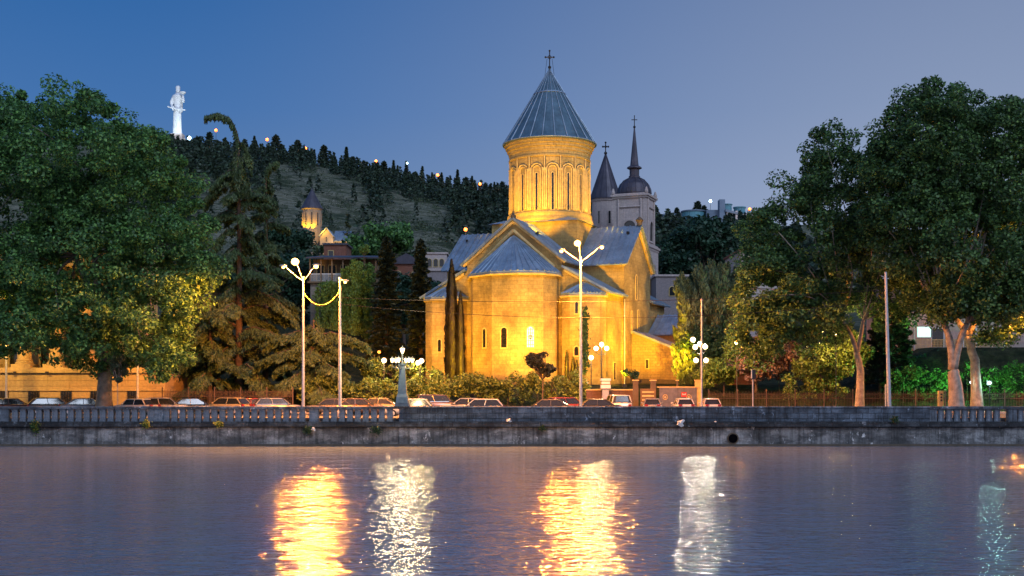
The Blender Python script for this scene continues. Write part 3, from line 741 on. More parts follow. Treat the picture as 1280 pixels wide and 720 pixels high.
# taller porch behind, its metal slope facing the river
loop = [W(5.2, 11.37, GZ), W(9.8, 11.37, GZ), W(9.8, 11.37, 13.2), W(5.2, 11.37, 10.8)]
wallprism(loop, W(0, 16.2, 0) - W(0, 11.37, 0), 'porch_wall', M['tuff'])
q = [W(4.7, 11.4, 10.55), W(4.7, 16.6, 10.55), W(9.8, 16.6, 13.25), W(9.8, 11.4, 13.25)]
if (q[1] - q[0]).cross(q[3] - q[0]).z < 0: q = [q[1], q[0], q[3], q[2]]
roofq('porch_roof', q)
mb = MB(); mb.extrude([W(-2.4, 11.36, GZ), W(-2.4, 19, GZ), W(-2.4, 19, 4.9), W(-2.4, 11.36, 5.2)], W(-1.0, 0, 0) - W(0, 0, 0)); mb.build('stone_plinth', M['darkstone'], church)
mb = MB(); c_ = W(-2.46, 13.2, 6.9); window(c_, -(W(1, 0, 0) - W(0, 0, 0)), .28, 1.0, 'glassdark', False, False)
# downpipes
for (u, v) in ((-12.15, 6.1), (-12.1, 10.9), (-6.1, 11.5)):
    mb = MB(); a = W(u, v, GZ); mb.tube([a, Vector((a.x, a.y, 14.4))], .07, 6); mb.build('downpipe', M['steel'], church)

# floodlights on the lawn and roofs
FL = []
def flood(loc, target, power, label, spot=95, color=SOD, radius=.2):
    t = thing('floodlight', label, 'floodlight', loc, 'floodlights round the cathedral'); loc = Vector(loc)
    d = (Vector(target) - loc).normalized(); a = math.atan2(d.y, d.x) - PI / 2
    mb = MB(); mb.obox(loc + Vector((0, 0, .18)), (.42, .22, .3), a); mb.build('housing', M['iron'], t)
    mb = MB(); mb.tube([loc - Vector((0, 0, .15)), loc + Vector((0, 0, .1))], .04, 6); mb.build('bracket', M['iron'], t)
    light('SPOT', loc + d * .35 + Vector((0, 0, .25)), power, color, t, radius, target, spot, .8)
YEL = (1.0, .49, .010)
for (x, y, tx, ty, tz_, pw, lab) in (
        (-4.0, 112.0, -1.8, 124, 16, 16000, 'small black floodlight behind the hedge aimed at the apse'),
        (4.5, 113.5, 3, 124, 16, 10500, 'small black floodlight behind the hedge right of the dark little tree'),
        (-12.5, 120, -8.5, 130, 11, 10000, 'small black floodlight at the left corner of the cathedral'),
        (11.5, 115, 8, 125, 13, 8500, 'small black floodlight facing the right side apse'),
        (18.0, 113.5, 13.6, 135, 16, 50500, 'small black floodlight facing the transept gable'),
        (13.5, 118.5, 17, 135, 7.5, 4500, 'small black floodlight facing the low annex')):
    flood((x, y, tz(x, y) + .2), (tx, ty, tz_), pw, lab, 58 if pw > 50000 else 110, YEL)
for (u, v, lab) in ((-11.2, -2.6, 'small floodlight on the nave roof left of the drum'), (-11.2, 2.6, 'small floodlight on the nave roof right of the drum'),
                    (-1.6, -10.6, 'small floodlight on the left transept roof'), (-1.6, 10.6, 'small floodlight on the right transept roof')):
    zz = RG - abs(v) * s_ if abs(u) > 6 else RG - abs(u) * s_
    p = W(u, v, zz + .35); flood(p, (CX, CY, 29.4), 5600 if abs(u) > 6 else 3600, lab, 72, YEL)

# ------------------------------------------------------------------ bell tower and second church behind
bt = thing('bell_tower', 'pale bell tower with ribbed dark dome and thin spire behind the cathedral', 'bell tower', P(793, 400, 185))
c = P(793, 245, 185); tx, ty = c.x, c.y; ang = -TH
def orect(cx, cy, hx, hy, ang=-TH):
    ca, sa = math.cos(ang), math.sin(ang)
    return [(cx + x * ca - y * sa, cy + x * sa + y * ca) for x, y in ((-hx, -hy), (hx, -hy), (hx, hy), (-hx, hy))]
zt = P(0, 247, 185).z; zm = P(0, 308, 185).z
mb = MB(); mb.prism(orect(tx, ty, 2.75, 2.75), zm, zt); mb.build('upper_storey', M['pale'], bt)
mb = MB(); mb.prism(orect(tx, ty, 3.2, 3.2), 5, zm - .9); mb.build('lower_storey', M['pale'], bt)
mb = MB()
for h, z0, z1 in ((3.3, zm - .9, zm - .55), (3.5, zm - .55, zm - .2), (3.2, zm - .2, zm + .1), (2.95, zt - .5, zt - .2), (3.15, zt - .2, zt + .15), (2.9, zt + .15, zt + .3)):
    mb = MB(); mb.prism(orect(tx, ty, h, h), z0 + .002, z1 - .002); mb.build('cornice', M['pale'], bt)
for ang_ in (0, 1):
    n_ = Vector((math.sin(-TH), -math.cos(-TH), 0)) if ang_ == 0 else Vector((math.cos(-TH), math.sin(-TH), 0))
    cc = Vector((tx, ty, 0)) + n_ * 2.76
    f = window((cc.x, cc.y, zm + 2.3), n_, 2.0, 3.2, 'glassdark', False, True, bt, 'pale', .2, .25)
    mb = MB(); t_ = Vector((-n_.y, n_.x, 0)); o = cc + n_ * .08
    for sx in (-1, 1): mb.tube([o + t_ * sx * 1.9 + Vector((0, 0, zm + .2)), o + t_ * sx * 1.9 + Vector((0, 0, zt - .6))], .16, 8)
    mb.tube([o - t_ * 1.9 + Vector((0, 0, zt - 1.9)), o + t_ * 1.9 + Vector((0, 0, zt - 1.9))], .14, 6)
    mb.build('pilaster', M['pale'], bt)
    window((cc.x + n_.x * .45, cc.y + n_.y * .45, zm - 5), n_, 1.5, 3.6, 'glassdark', False, True, bt, 'pale', .2, .25)
mb = MB(); mb.lathe(tx, ty, [(2.75, zt + .3), (2.8, zt + .6), (2.7, zt + 1.3), (2.35, zt + 2.1), (1.75, zt + 2.75), (1.05, zt + 3.15), (.9, zt + 3.3)], 24)
for k in range(12):
    a = 2 * PI * k / 12
    mb.tube([(tx + r * math.cos(a), ty + r * math.sin(a), zt + z) for r, z in ((2.84, .6), (2.74, 1.3), (2.39, 2.12), (1.78, 2.78), (1.0, 3.2))], .06, 5)
mb.build('dome', M['darkroof'], bt)
mb = MB(); mb.lathe(tx, ty, [(.95, zt + 3.2), (.95, zt + 3.5), (.8, zt + 3.6), (.8, zt + 4.6), (1.25, zt + 4.8), (1.2, zt + 5.0), (.7, zt + 5.3), (.12, zt + 11.3), (.1, zt + 11.5)], 8)
mb.build('spire', M['darkroof'], bt)
cross(tx, ty, zt + 11.4, 2.2, bt, .07, 0, False)
for k in range(3):
    p = orect(tx, ty, 2.8, 2.8)[k]; mb = MB(); mb.lathe(p[0], p[1], [(.28, zt + .3), (.3, zt + .6), (.1, zt + 1.2)], 8); mb.build('pinnacle', M['pale'], bt)

sd = thing('rear_church', 'pale church drum with black conical roof between the big drum and the bell tower', 'church', P(757, 400, 195))
c = P(757, 250, 195); zb = c.z
mb = MB(); mb.lathe(c.x, c.y, [(2.35, 22), (2.35, zb - .5), (2.5, zb - .4), (2.6, zb)], 16); mb.build('drum', M['pale'], sd)
for k in range(8):
    a = -PI / 2 + k * PI / 4 + .2
    window((c.x + 2.36 * math.cos(a), c.y + 2.36 * math.sin(a), zb - 3.3), (math.cos(a), math.sin(a), 0), .4, 2.2, 'glassdark', False, True, sd, 'pale', .08, .12)
mb = MB(); mb.lathe(c.x, c.y, [(2.75, zb - .05), (2.75, zb + .1), (.12, zb + 7.9), (.1, zb + 8)], 16)
for k in range(16):
    a = 2 * PI * k / 16; mb.tube([(c.x + 2.75 * math.cos(a), c.y + 2.75 * math.sin(a), zb + .12), (c.x + .12 * math.cos(a), c.y + .12 * math.sin(a), zb + 7.9)], .05, 4)
mb.build('roof', M['darkroof'], sd)
cross(c.x, c.y, zb + 7.9, 2.1, sd, .09)
mb = MB(); mb.prism(orect(c.x, c.y, 6, 6), 5, 23); mb.build('body', M['palebrick'], sd)

# ------------------------------------------------------------------ houses
def house(name, label, x0, x1, y0, y1, z0, z1, wall='ochre', roof='gable', rcol='darkroof', rh=2.0, wins=(), cat='house', axis='x', group=None, pane='glassdark'):
    t = thing(name, label, cat, ((x0 + x1) / 2, y0, z0), group)
    mb = MB(); mb.box(x0, x1, y0, y1, z0, z1); mb.build('wall', M[wall], t)
    if roof == 'gable':
        mb = MB(); o = .4
        if axis == 'x':
            ym = (y0 + y1) / 2
            mb.extrude([(x0 - o, y0 - o, z1), (x0 - o, y1 + o, z1), (x0 - o, ym, z1 + rh)], (x1 - x0 + 2 * o, 0, 0))
        else:
            xm = (x0 + x1) / 2
            mb.extrude([(x0 - o, y0 - o, z1), (x1 + o, y0 - o, z1), (xm, y0 - o, z1 + rh)], (0, y1 - y0 + 2 * o, 0))
        mb.build('roof', M[rcol], t)
    elif roof == 'flat':
        mb = MB(); mb.box(x0 - .25, x1 + .25, y0 - .25, y1 + .25, z1, z1 + .3); mb.build('roof', M[rcol], t)
    for (wx, wz, ww, wh, arch) in wins:
        window((wx, y0, wz), (0, -1, 0), ww, wh, pane, False, arch, t, 'trim', .08, .1)
    return t
# classical building on the far left
def left_building():
    Y = 108.0; x0, x1 = -62.0, P(206, 0, Y).x
    t = thing('classical_building', 'sodium-lit ochre building with columns above a banded basement at far left', 'building', (x1 - 10, Y, 2))
    zl = P(0, 466, Y).z
    mb = MB(); mb.box(x0, x1, Y, Y + 14, 2.0, zl); mb.build('basement_wall', M['rust'], t)
    mb = MB(); mb.box(x0, x1 + .2, Y - .35, Y + .3, zl + .003, zl + .28); mb.box(x0, x1 + .1, Y - .2, Y + .3, zl + .283, zl + .5)
    mb.box(x0, x1 + .05, Y - .12, Y, 3.95, 4.1); mb.build('cornice', M['ochre'], t)
    mb = MB(); mb.box(x0, P(140, 0, Y).x, Y + 3.0, Y + 14, zl, 16); mb.build('upper_wall', M['ochre'], t)
    mb = MB(); mb.box(x0, P(140, 0, Y).x + .6, Y - .2, Y + 14, 16.003, 17.4); mb.build('entablature', M['ochre'], t)
    for px in (-110, -65, -20, 25, 65, 105):
        cx = P(px, 0, Y).x; z0 = zl + .5; mb = MB()
        mb.box(cx - .95, cx + .95, Y + .1, Y + 1.9, z0, z0 + .35)
        mb.lathe(cx, Y + 1.0, [(.85, z0 + .35), (.88, z0 + .5), (.72, z0 + .62), (.78, z0 + .75), (.66, z0 + .85), (.64, z0 + 4), (.56, 15.2), (.75, 15.5), (.8, 16.0)], 20)
        mb.build('column', M['ochre'], t)
    for px in (-40, 5, 45, 85, 125):
        cx = P(px, 0, Y).x; window((cx, Y + 3.0, zl + 2.6), (0, -1, 0), 1.5, 4.0, 'glassdark', False, True, t, 'ochre', .15, .3)
    for px in (-35, 4, 42.5, 83, 120, 166):
        c = P(px, 490, Y); f = window((c.x, Y, 3.15), (0, -1, 0), 1.0, 1.6, 'glassdark', True, False, t, 'darkstone', .05, .06)
    # brackets / little fixtures under the ledge
    for px in (21, 61): c = P(px, 467, Y); mb = MB(); mb.box(c.x - .12, c.x + .12, Y - .55, Y - .35, zl - .02, zl + .12); mb.build('lamp_bracket', M['iron'], t)
    return t
left_building()
# galleried house with balcony behind the big street lamp
Y = 150.0
x0, x1 = P(388, 0, Y).x, P(470, 0, Y).x; zt_ = P(0, 322, Y).z; zf = P(0, 352, Y).z
t = thing('galleried_house', 'tall old house with open timber gallery behind the three-armed street lamp', 'house', ((x0 + x1) / 2, Y, 4))
mb = MB(); mb.box(x0, x1, Y + 2.2, Y + 12, 4, zt_); mb.build('wall', M['wood'], t)
mb = MB(); mb.box(x0, x1, Y, Y + 2.2, 4, zf - .2); mb.build('lower_wall', M['tuff2'], t)
mb = MB(); mb.box(x0 - .3, x1 + .3, Y - .5, Y + 2.3, zf - .198, zf); mb.build('gallery_floor', M['wood'], t)
mb = MB(); mb.add([(x0 - .5, Y - .8, zt_), (x1 + .5, Y - .8, zt_), (x1 + .5, Y + 12, zt_ + 1.6), (x0 - .5, Y + 12, zt_ + 1.6), (x0 - .5, Y - .8, zt_ - .2), (x1 + .5, Y - .8, zt_ - .2), (x1 + .5, Y + 12, zt_ + 1.4), (x0 - .5, Y + 12, zt_ + 1.4)],
              [(0, 1, 2, 3), (7, 6, 5, 4), (0, 4, 5, 1), (1, 5, 6, 2), (2, 6, 7, 3), (3, 7, 4, 0)]); mb.build('roof', M['darkroof'], t)
for k in range(7):
    x = x0 + (x1 - x0) * k / 6; mb = MB(); mb.box(x - .09, x + .09, Y - .35, Y - .17, zf, zt_ - .2); mb.build('post', M['wood'], t)
mb = MB(); mb.box(x0, x1, Y - .32, Y - .22, zf + .95, zf + 1.05)
for k in range(60): x = x0 + (x1 - x0) * k / 59; mb.box(x - .02, x + .02, Y - .30, Y - .25, zf, zf + .95)
mb.build('railing', M['white'], t)
for k in range(5): x = x0 + (x1 - x0) * (k + .6) / 5.4; window((x, Y + 2.2, zf + 1.4), (0, -1, 0), .9, 2.0, 'glassdark', False, False, t, 'trim', .06, .1)
# small houses on the slope between the conifers
c = P(421, 318, 190); house('small_house', 'small dark red house above the ivy columns', c.x - 2.2, c.x + 1.6, 190, 196, 8, c.z + 1.6, 'brickred', 'flat', 'darkroof', 1, [(c.x - 1, c.z, .8, 1.2, False)])
c = P(508, 330, 210); house('small_house', 'pinkish gabled house between the two dark conifers', c.x - 3.4, c.x + 3.4, 210, 220, 10, c.z, 'brickred', 'gable', 'darkroof', 2.0, [(c.x - 1.5, c.z - 2, .9, 1.3, True), (c.x + 1.5, c.z - 2, .9, 1.3, True)], 'house', 'y')
c = P(546, 335, 215); t = house('arcaded_house', 'pale little arcaded house below the bare slope left of the cathedral', c.x - 2.2, c.x + 1.9, 215, 222, 8, c.z + 2.7, 'pale', 'flat', 'pale', 1, [(c.x - 1.4, c.z + 1.0, .8, 1.5, True), (c.x - .2, c.z + 1.0, .8, 1.5, True), (c.x + .95, c.z + 1.0, .8, 1.5, True)])
c = P(548, 350, 200); house('stone_terrace', 'grey terrace wall below the arcaded house', c.x - 3, c.x + 4, 200, 208, 6, c.z + 1.6, 'palebrick', 'flat', 'pale', 1, [], 'wall')
c = P(832, 352, 175); house('side_building', 'pinkish flat-roofed building tucked right behind the transept', c.x - 1.5, c.x + 3.4, 175, 190, 5, c.z + .8, 'palebrick', 'flat', 'pale', 1, [(c.x + 1, c.z - 1.5, .8, 1.4, True)], 'building')
c = P(941, 330, 172); zz = c.z
t = house('arched_building', 'pale building with two arched windows showing between the right-hand trees', c.x - 2.0, c.x + 6, 172, 184, 6, zz + 1.9, 'pale', 'flat', 'brickred', 1, [(P(936, 0, 172).x, zz - .3, 1.3, 2.4, True), (P(947.5, 0, 172).x, zz - .3, 1.3, 2.4, True)], 'building')
# balcony house on the right
Y = 124.0
xa, xb = P(1133, 0, Y).x, P(1263, 0, Y).x
zs = P(0, 436, Y).z
t = thing('balcony_house', 'modern plastered house with long wooden balcony on posts behind the forked tree', 'house', ((xa + xb) / 2, Y, 6))
mb = MB(); mb.box(xa, xb + 9, Y + 2.4, Y + 14, 4, zs + 8); mb.build('wall', stone('pinkish_plaster', (.45, .36, .32), (.44, .35, .31), (.43, .34, .30), 6, 3, 0, .3, (.25, .2, .18), .9, .004), t)
mb = MB(); mb.box(xa + .6, xb, Y, Y + 2.4, zs - .35, zs); mb.build('balcony_floor', M['trim'], t)
mb = MB(); mb.box(xa + .6, xb, Y - .02, Y + .05, zs + .95, zs + 1.05)
for k in range(70): x = xa + .6 + (xb - xa - .7) * k / 69; mb.box(x, x + .04, Y, Y + .04, zs, zs + .95)
for k in range(5): mb.box(xa + .6, xb, Y + .045, Y + .06, zs + .1 + .18 * k, zs + .14 + .18 * k)
mb.build('balcony_railing', M['trim'], t)
for px in (1135, 1175, 1236, 1262): x = P(px, 0, Y).x; mb = MB(); mb.tube([(x, Y + .2, 4), (x, Y + .2, zs - .35)], .16, 8); mb.build('post', M['trim'], t)
mb = MB(); mb.tube([(P(1246, 0, Y).x, Y + .2, zs - 3.2), (P(1256, 0, Y).x, Y + .2, zs - .35)], .16, 6); mb.build('brace', M['trim'], t)
mb = MB(); mb.tube([(P(1142, 0, Y).x, Y - .2, zs - 1.5), (P(1142, 0, Y).x, Y - .2, zs + 7)], .1, 6); mb.build('downpipe', M['steel'], t)
c = P(1155, 415, Y + 2.4); window((c.x, Y + 2.4, c.z), (0, -1, 0), 1.5, 1.1, 'litgreen', False, False, t, 'white', .08, .1)
for px in (1172, 1212, 1248): c = P(px, 418, Y + 2.4); window((c.x, Y + 2.4, zs + 1.3), (0, -1, 0), 1.3, 2.1, 'glassdark', False, False, t, 'white', .08, .1)
mb = MB(); mb.box(xa + 1, xb - 1, Y + 2.1, Y + 2.39, 4, zs - 2.2); mb.build('lower_panel', M['ochre'], t)

# glass mansion on the right-hand hilltop
Y = 560.0
def gx(px): return P(px, 0, Y).x
def gz(py): return P(0, py, Y).z
M['blueglass'] = stone('blue_glass_wall', (.12, .34, .42), (.09, .28, .36), (.05, .08, .10), 2.0, 3.0, .12, .1, (.05, .1, .15), .2, .001)
M['bluesteel'] = plain('blue_steel_panels', (.14, .20, .28), .5, .3, .3, .1)
t = thing('hilltop_glass_complex', 'blue glass and steel complex with round towers on the right hilltop', 'building', (gx(890), Y, gz(300)))
mb = MB(); mb.box(gx(832), gx(878), Y + 8, Y + 30, gz(300), gz(264)); mb.build('low_wing', M['bluesteel'], t)
mb = MB(); mb.lathe(gx(870), Y + 8, [(5.8, gz(300)), (5.8, gz(262.5))], 28); mb.build('glass_rotunda', M['blueglass'], t)
mb = MB(); mb.lathe(gx(870), Y + 8, [(6.4, gz(262.4)), (6.4, gz(261))], 28); mb.build('rotunda_roof', M['bluesteel'], t)
mb = MB(); mb.box(gx(884), gx(905), Y + 2, Y + 20, gz(300), gz(261.5)); mb.box(gx(905), gx(921), Y + 3, Y + 14, gz(300), gz(268)); mb.build('main_block', M['bluesteel'], t)
mb = MB(); mb.box(gx(899), gx(906), Y - 1, Y + 4, gz(290), gz(249.5)); mb.build('lift_tower', M['bluesteel'], t)
mb = MB(); mb.lathe(gx(912), Y + 9, [(2.8, gz(268)), (2.8, gz(253)), (3.2, gz(252.9)), (3.2, gz(252))], 24); mb.build('round_tower', M['blueglass'], t)
mb = MB(); mb.lathe(gx(929), Y + 9, [(2.9, gz(290)), (2.9, gz(257)), (3.3, gz(256.9)), (3.3, gz(255.6))], 24); mb.build('round_tower', M['blueglass'], t)
mb = MB(); mb.extrude([(gx(906), Y - 2, gz(262)), (gx(944), Y - 2, gz(272)), (gx(944), Y - 2, gz(274)), (gx(906), Y - 2, gz(265))], (0, 10, 0)); mb.build('sloping_bridge', M['bluesteel'], t)
for px in (909, 914, 920, 932, 940):
    mb = MB(); mb.box(gx(px) - .5, gx(px) + .5, Y - 1.5, Y, gz(300), gz(268 if px > 925 else 264)); mb.build('column', M['steel'], t)

# ------------------------------------------------------------------ hill church and statue
c = P(390, 287, 340); zg = tz(c.x, 340)
t = thing('hill_church', 'small hillside church with pale round drum and dark cone lit from below', 'church', (c.x, 340, zg - 1))
mb = MB(); mb.lathe(c.x, 340, [(2.9, zg - 1), (2.9, P(0, 263, 340).z), (3.1, P(0, 262.5, 340).z), (3.15, P(0, 261.5, 340).z)], 16); mb.build('drum', M['tuff2'], t)
zc = P(0, 261.3, 340).z; mb = MB(); mb.lathe(c.x, 340, [(3.4, zc - .1), (3.35, zc + .1), (.1, zc + 6.2), (.08, zc + 6.3)], 16); mb.build('drum_roof', M['darkroof'], t)
cross(c.x, 340, zc + 6.2, 1.5, t, .07, 0, False)
for k in range(10):
    a = -PI / 2 + .15 + k * 2 * PI / 10; nrm = Vector((math.cos(a), math.sin(a), 0))
    window((c.x + 2.9 * nrm.x, 340 + 2.9 * nrm.y, zc - 3.2), nrm, .42, 3.8, 'glassdark', False, True, t, 'tuff2', .14, .14)
gxa, gxb = P(402, 0, 338).x, P(418, 0, 338).x; ge = P(0, 296, 338).z; gp = P(0, 286, 338).z
mb = MB(); xm = (gxa + gxb) / 2
mb.extrude([(gxa, 335, zg - 9), (gxb, 335, zg - 9), (gxb, 335, ge), (xm, 335, gp), (gxa, 335, ge)], (0, 9, 0)); mb.build('gable_wall', M['tuff2'], t)
mb = MB(); mb.slab([(gxa - .3, 334.6, ge - .2), (xm, 334.6, gp + .03), (xm, 344.2, gp + .03), (gxa - .3, 344.2, ge - .2)], -.2); mb.slab([(xm, 334.6, gp + .03), (gxb + .3, 334.6, ge - .2), (gxb + .3, 344.2, ge - .2), (xm, 344.2, gp + .03)], -.2)
mb.build('gable_roof', M['zinc'], t)
window((xm, 335, ge - 1.2), (0, -1, 0), .3, 1.5, 'glassdark', False, True, t, 'tuff2', .08, .1)
na, nb = P(418.5, 0, 340).x, P(439, 0, 340).x; z1 = P(0, 302, 338).z; z2 = P(0, 291, 345).z
mb = MB(); mb.box(na, nb, 337, 347, zg - 9, z1); mb.build('nave_wall', M['tuff2'], t)
mb = MB(); mb.roof([(na - .2, 336.4, z1 - .1), (nb + .4, 336.4, z1 - .1), (nb - .2, 342, z2), (na, 342, z2)], .15, 1.2); mb.build('nave_roof', M['zinc'], t)
for k, (dx, dy) in enumerate(((-2.6, -2.9), (-.9, -3.6), (.9, -3.6))):
    light('SPOT', (c.x + dx, 340 + dy, P(0, 289, 340).z), 2600, YEL, t, .15, (c.x + dx * .8, 340, zc), 70, .8)
light('POINT', (c.x + 3.8, 333.6, P(0, 291, 340).z), 900, YEL, t, .2)
light('POINT', (nb - 3, 332, z1 - 2.0), 1500, (1, .62, .25), t, .2)

def statue():
    Y = 700.0; base = P(222, 172, Y); x = base.x; sc = 2.0
    def q(px, py, dy=0.0): v = P(px, py, Y); return Vector((v.x, Y + dy, v.z))
    t = thing('monument_statue', 'huge floodlit white statue of a woman with bowl and sword on the hilltop', 'statue', (x, Y, base.z - 2))
    mb = MB()
    # long gown, waist, chest, neck, head with headdress
    a = q(222, 168)
    prof = [(168, 2.7), (160, 2.5), (150, 2.35), (141, 2.3), (136, 2.4), (131, 2.2), (127, 2.5), (122, 3.2), (119.5, 3.2), (118, 1.9), (117, .9), (115.5, .85)]
    mb.lathe(q(222, 0).x, Y, [(r, q(0, py).z) for py, r in prof], 16, 0, 1.0, .8)
    h = q(222.5, 112.6); mb.ball(h, (1.35, 1.3, 1.7), 12, 10)
    h = q(222.5, 109.6); mb.lathe(h.x, Y, [(1.3, h.z - .8), (1.5, h.z), (1.2, h.z + .9), (.5, h.z + 1.3)], 12)
    # viewer's right arm raised to hold the bowl
    mb.tube([q(226.5, 120.5), q(230, 126, -1.5), q(230.5, 128.5, -2.2)], [1.15, 1.0, .9], 8)
    mb.tube([q(230.5, 128.5, -2.2), q(230.6, 124, -2.6), q(230.2, 120.5, -2.6)], [.85, .7, .6], 8)
    # viewer's left arm down to the sword hilt
    mb.tube([q(217.5, 120.5), q(214.6, 128, -.8), q(215.5, 132, -1.4)], [1.15, 1.0, .85], 8)
    mb.tube([q(215.5, 132, -1.4), q(217, 136.5, -2.6)], [.8, .6], 8)
    # veil over the shoulders
    mb.lathe(q(222, 0).x, Y + 1.0, [(2.9, q(0, 140).z), (3.1, q(0, 128).z), (2.9, q(0, 121).z), (1.5, q(0, 115).z), (1.3, q(0, 110).z)], 14, 0, 1, .6)
    o = mb.build('figure', M['statue'], t); r = o.modifiers.new('merge', 'REMESH'); r.mode = 'VOXEL'; r.voxel_size = .28; r.use_smooth_shade = True
    mb = MB(); b = q(230.3, 117.5, -2.6); mb.lathe(b.x, b.y, [(.4, b.z - 1.0), (1.2, b.z - .6), (1.75, b.z + .2), (1.8, b.z + .6), (1.2, b.z + .5)], 14); mb.build('bowl', M['statue'], t)
    mb = MB(); mb.tube([q(211.5, 134.6, -2.9), q(217, 136.6, -2.9), q(233.5, 139.2, -2.9)], [.5, .5, .35], 6); mb.tube([q(218.5, 134.4, -2.9), q(217.8, 139.4, -2.9)], .4, 6); mb.build('sword', M['statue'], t)
    # carved gown folds
    for k in range(7):
        a = -PI / 2 + (k - 3) * .38; mb = MB(); mb.tube([(q(222, 0).x + 2.45 * math.cos(a), Y + 1.95 * math.sin(a), q(0, 141).z), (q(222, 0).x + 2.7 * math.cos(a), Y + 2.15 * math.sin(a), q(0, 167).z)], .16, 5); mb.build('gown_fold', M['statue'], t)
    zb = q(0, 168).z; mb = MB(); mb.box(x - 3.6, x + 3.6, Y - 3, Y + 3, zb - 5, zb); mb.box(x - 6, x + 6, Y - 5, Y + 5, zb - 12, zb - 3.5); mb.build('pedestal', M['pale'], t)
    for dx, pw in ((-16, 3500), (12, 15000)): light('SPOT', (x + dx, Y - 20, zb - 1), pw, (.82, .95, 1.0), t, .5, (x, Y, zb + 16), 80, .5)
    light('SPOT', (x + 1, Y - 15, zb - 3), 2500, (.82, .95, 1.0), t, .5, (x, Y, zb + 8), 80, .5)
    return t
M['statue'] = plain('aluminium_white', (.72, .74, .76), .45, .1, .12, .5)
statue()

# ------------------------------------------------------------------ lamps
def globe_mat(name, c, s): return emit(name, c, s)
M['g_sodium'] = emit('sodium_lens', (1.0, .55, .12), 9)
M['g_warm'] = emit('warm_globe', (1.0, .72, .36), 4.5)
M['g_white'] = emit('white_lens', (.60, .92, 1.0), 7)
M['g_hill'] = emit('hill_lamp', (1.0, .24, .05), 2.2)
def pole(mb, x, y, z0, z1, r0, r1, lean=0.0, base=True):
    mb.tube([(x + lean, y, z0), (x + lean * .5, y, (z0 + z1) / 2), (x, y, z1)], [r0, (r0 + r1) / 2, r1], 10)
    if base: mb.lathe(x + lean, y, [(r0 * 1.7, z0), (r0 * 1.7, z0 + .35), (r0 * 1.2, z0 + .5)], 10)
def street_lamp(label, px, pytop, Y, heads, mat='g_sodium', power=900, color=SOD, r0=.13, lean=0.0, z0=2.12, steel='steel', group='tall street lamps'):
    b = P(px, pytop, Y); x = b.x
    t = thing('street_lamp', label, 'street lamp', (x, Y, z0), group)
    mb = MB(); pole(mb, x, Y, z0, b.z, r0, .07, lean); mb.build('pole', M[steel], t)
    for (hx, hy, on) in heads:
        h = P(hx, hy, Y); h.y -= .5
        mb = MB(); mb.tube([(x, Y, b.z - .35), (x + (h.x - x) * .55, Y - .3, b.z + (h.z - b.z) * .35), (h.x, h.y, h.z + .12)], .028, 6); mb.build('arm', M[steel], t)
        d = 1 if h.x >= x else -1
        mb = MB(); mb.ball((h.x + .1 * d, h.y, h.z + .14), (.30, .15, .08), 12, 6); hd = mb.build('lamp_head', M[steel], t, True)
        mb = MB(); mb.ball((h.x + .1 * d, h.y, h.z), (.22 * on, .2 * on, .2 * on), 12, 8); mb.build('lens', M[mat], hd, True)
        if on > .5: light('SPOT', (h.x + .1 * d, h.y, h.z - .2), power * on, color, t, .22, (h.x + .1 * d, h.y, h.z - 5), 180, .06)
    return t
street_lamp('tall steel street lamp with three glowing sodium heads in front of the left cedar', 379, 346, 88.0, [(372, 328, 1.4), (395, 334, .8), (357, 335, .45)], power=40000)
street_lamp('tall steel street lamp with glowing sodium heads standing in front of the cathedral', 726, 322, 88.0, [(723, 305, 1.2), (750, 310, .7), (703, 315, .6)], power=27000)
street_lamp('plain steel pole with one small lamp beside the three-headed street lamp', 425, 347, 87.4, [(431, 353.5, .51)], power=500, r0=.15)
t = thing('utility_pole', 'tall bare grey pole without lamp in front of the right-hand trees', 'pole', (P(1112, 500, 87).x, 87, 2.12))
mb = MB(); b = P(1107, 340, 87); pole(mb, b.x, 87, 2.12, b.z, .17, .10, P(1112, 0, 87).x - b.x); mb.build('shaft', M['steel'], t)
mb = MB(); mb.tube([(b.x - .25, 87, b.z - .5), (b.x + .25, 87, b.z - .5)], .03, 6); mb.tube([(b.x - .35, 87, b.z - .3), (b.x, 87, b.z - .45)], .03, 6); mb.build('crossbar', M['steel'], t)
t = thing('utility_pole', 'thin pale pole rising beside the globe lamps right of the cathedral', 'pole', (P(877.5, 500, 89).x, 89, 2.12))
mb = MB(); b = P(877, 376, 89); pole(mb, b.x, 89, 2.1, b.z, .08, .05); mb.build('shaft', M['steel'], t)
mb = MB(); mb.lathe(b.x, 89, [(.08, b.z), (.1, b.z + .1), (.02, b.z + .2)], 8); mb.build('cap', M['steel'], t)
# lit cable between the two left poles
a = P(379.5, 366, 88.0); b = P(424, 365, 87.4); mb = MB()
mb.tube([a.lerp(b, k / 16) - Vector((0, 0, 1.0 * (1 - (2 * k / 16 - 1) ** 2))) for k in range(17)], .03, 6)
tag(mb.build('slack_cable', plain('yellow_cable', (.6, .36, .08), .5)), 'slack yellow cable looping between the two steel poles on the left', 'cable')
def cable(label, p0, p1, sag, r=.018):
    mb = MB(); mb.tube([p0.lerp(p1, k / 24) - Vector((0, 0, sag * (1 - (2 * k / 24 - 1) ** 2))) for k in range(25)], r, 4)
    return tag(mb.build('overhead_cable', M['iron']), label, 'cable', 'overhead cables')
cable('upper overhead cable crossing the cathedral front', P(425, 372, 87.4), P(1107, 362, 87), .6)
cable('lower overhead cable crossing the cathedral front', P(425, 380, 87.4), P(1107, 376, 87), 1.2)
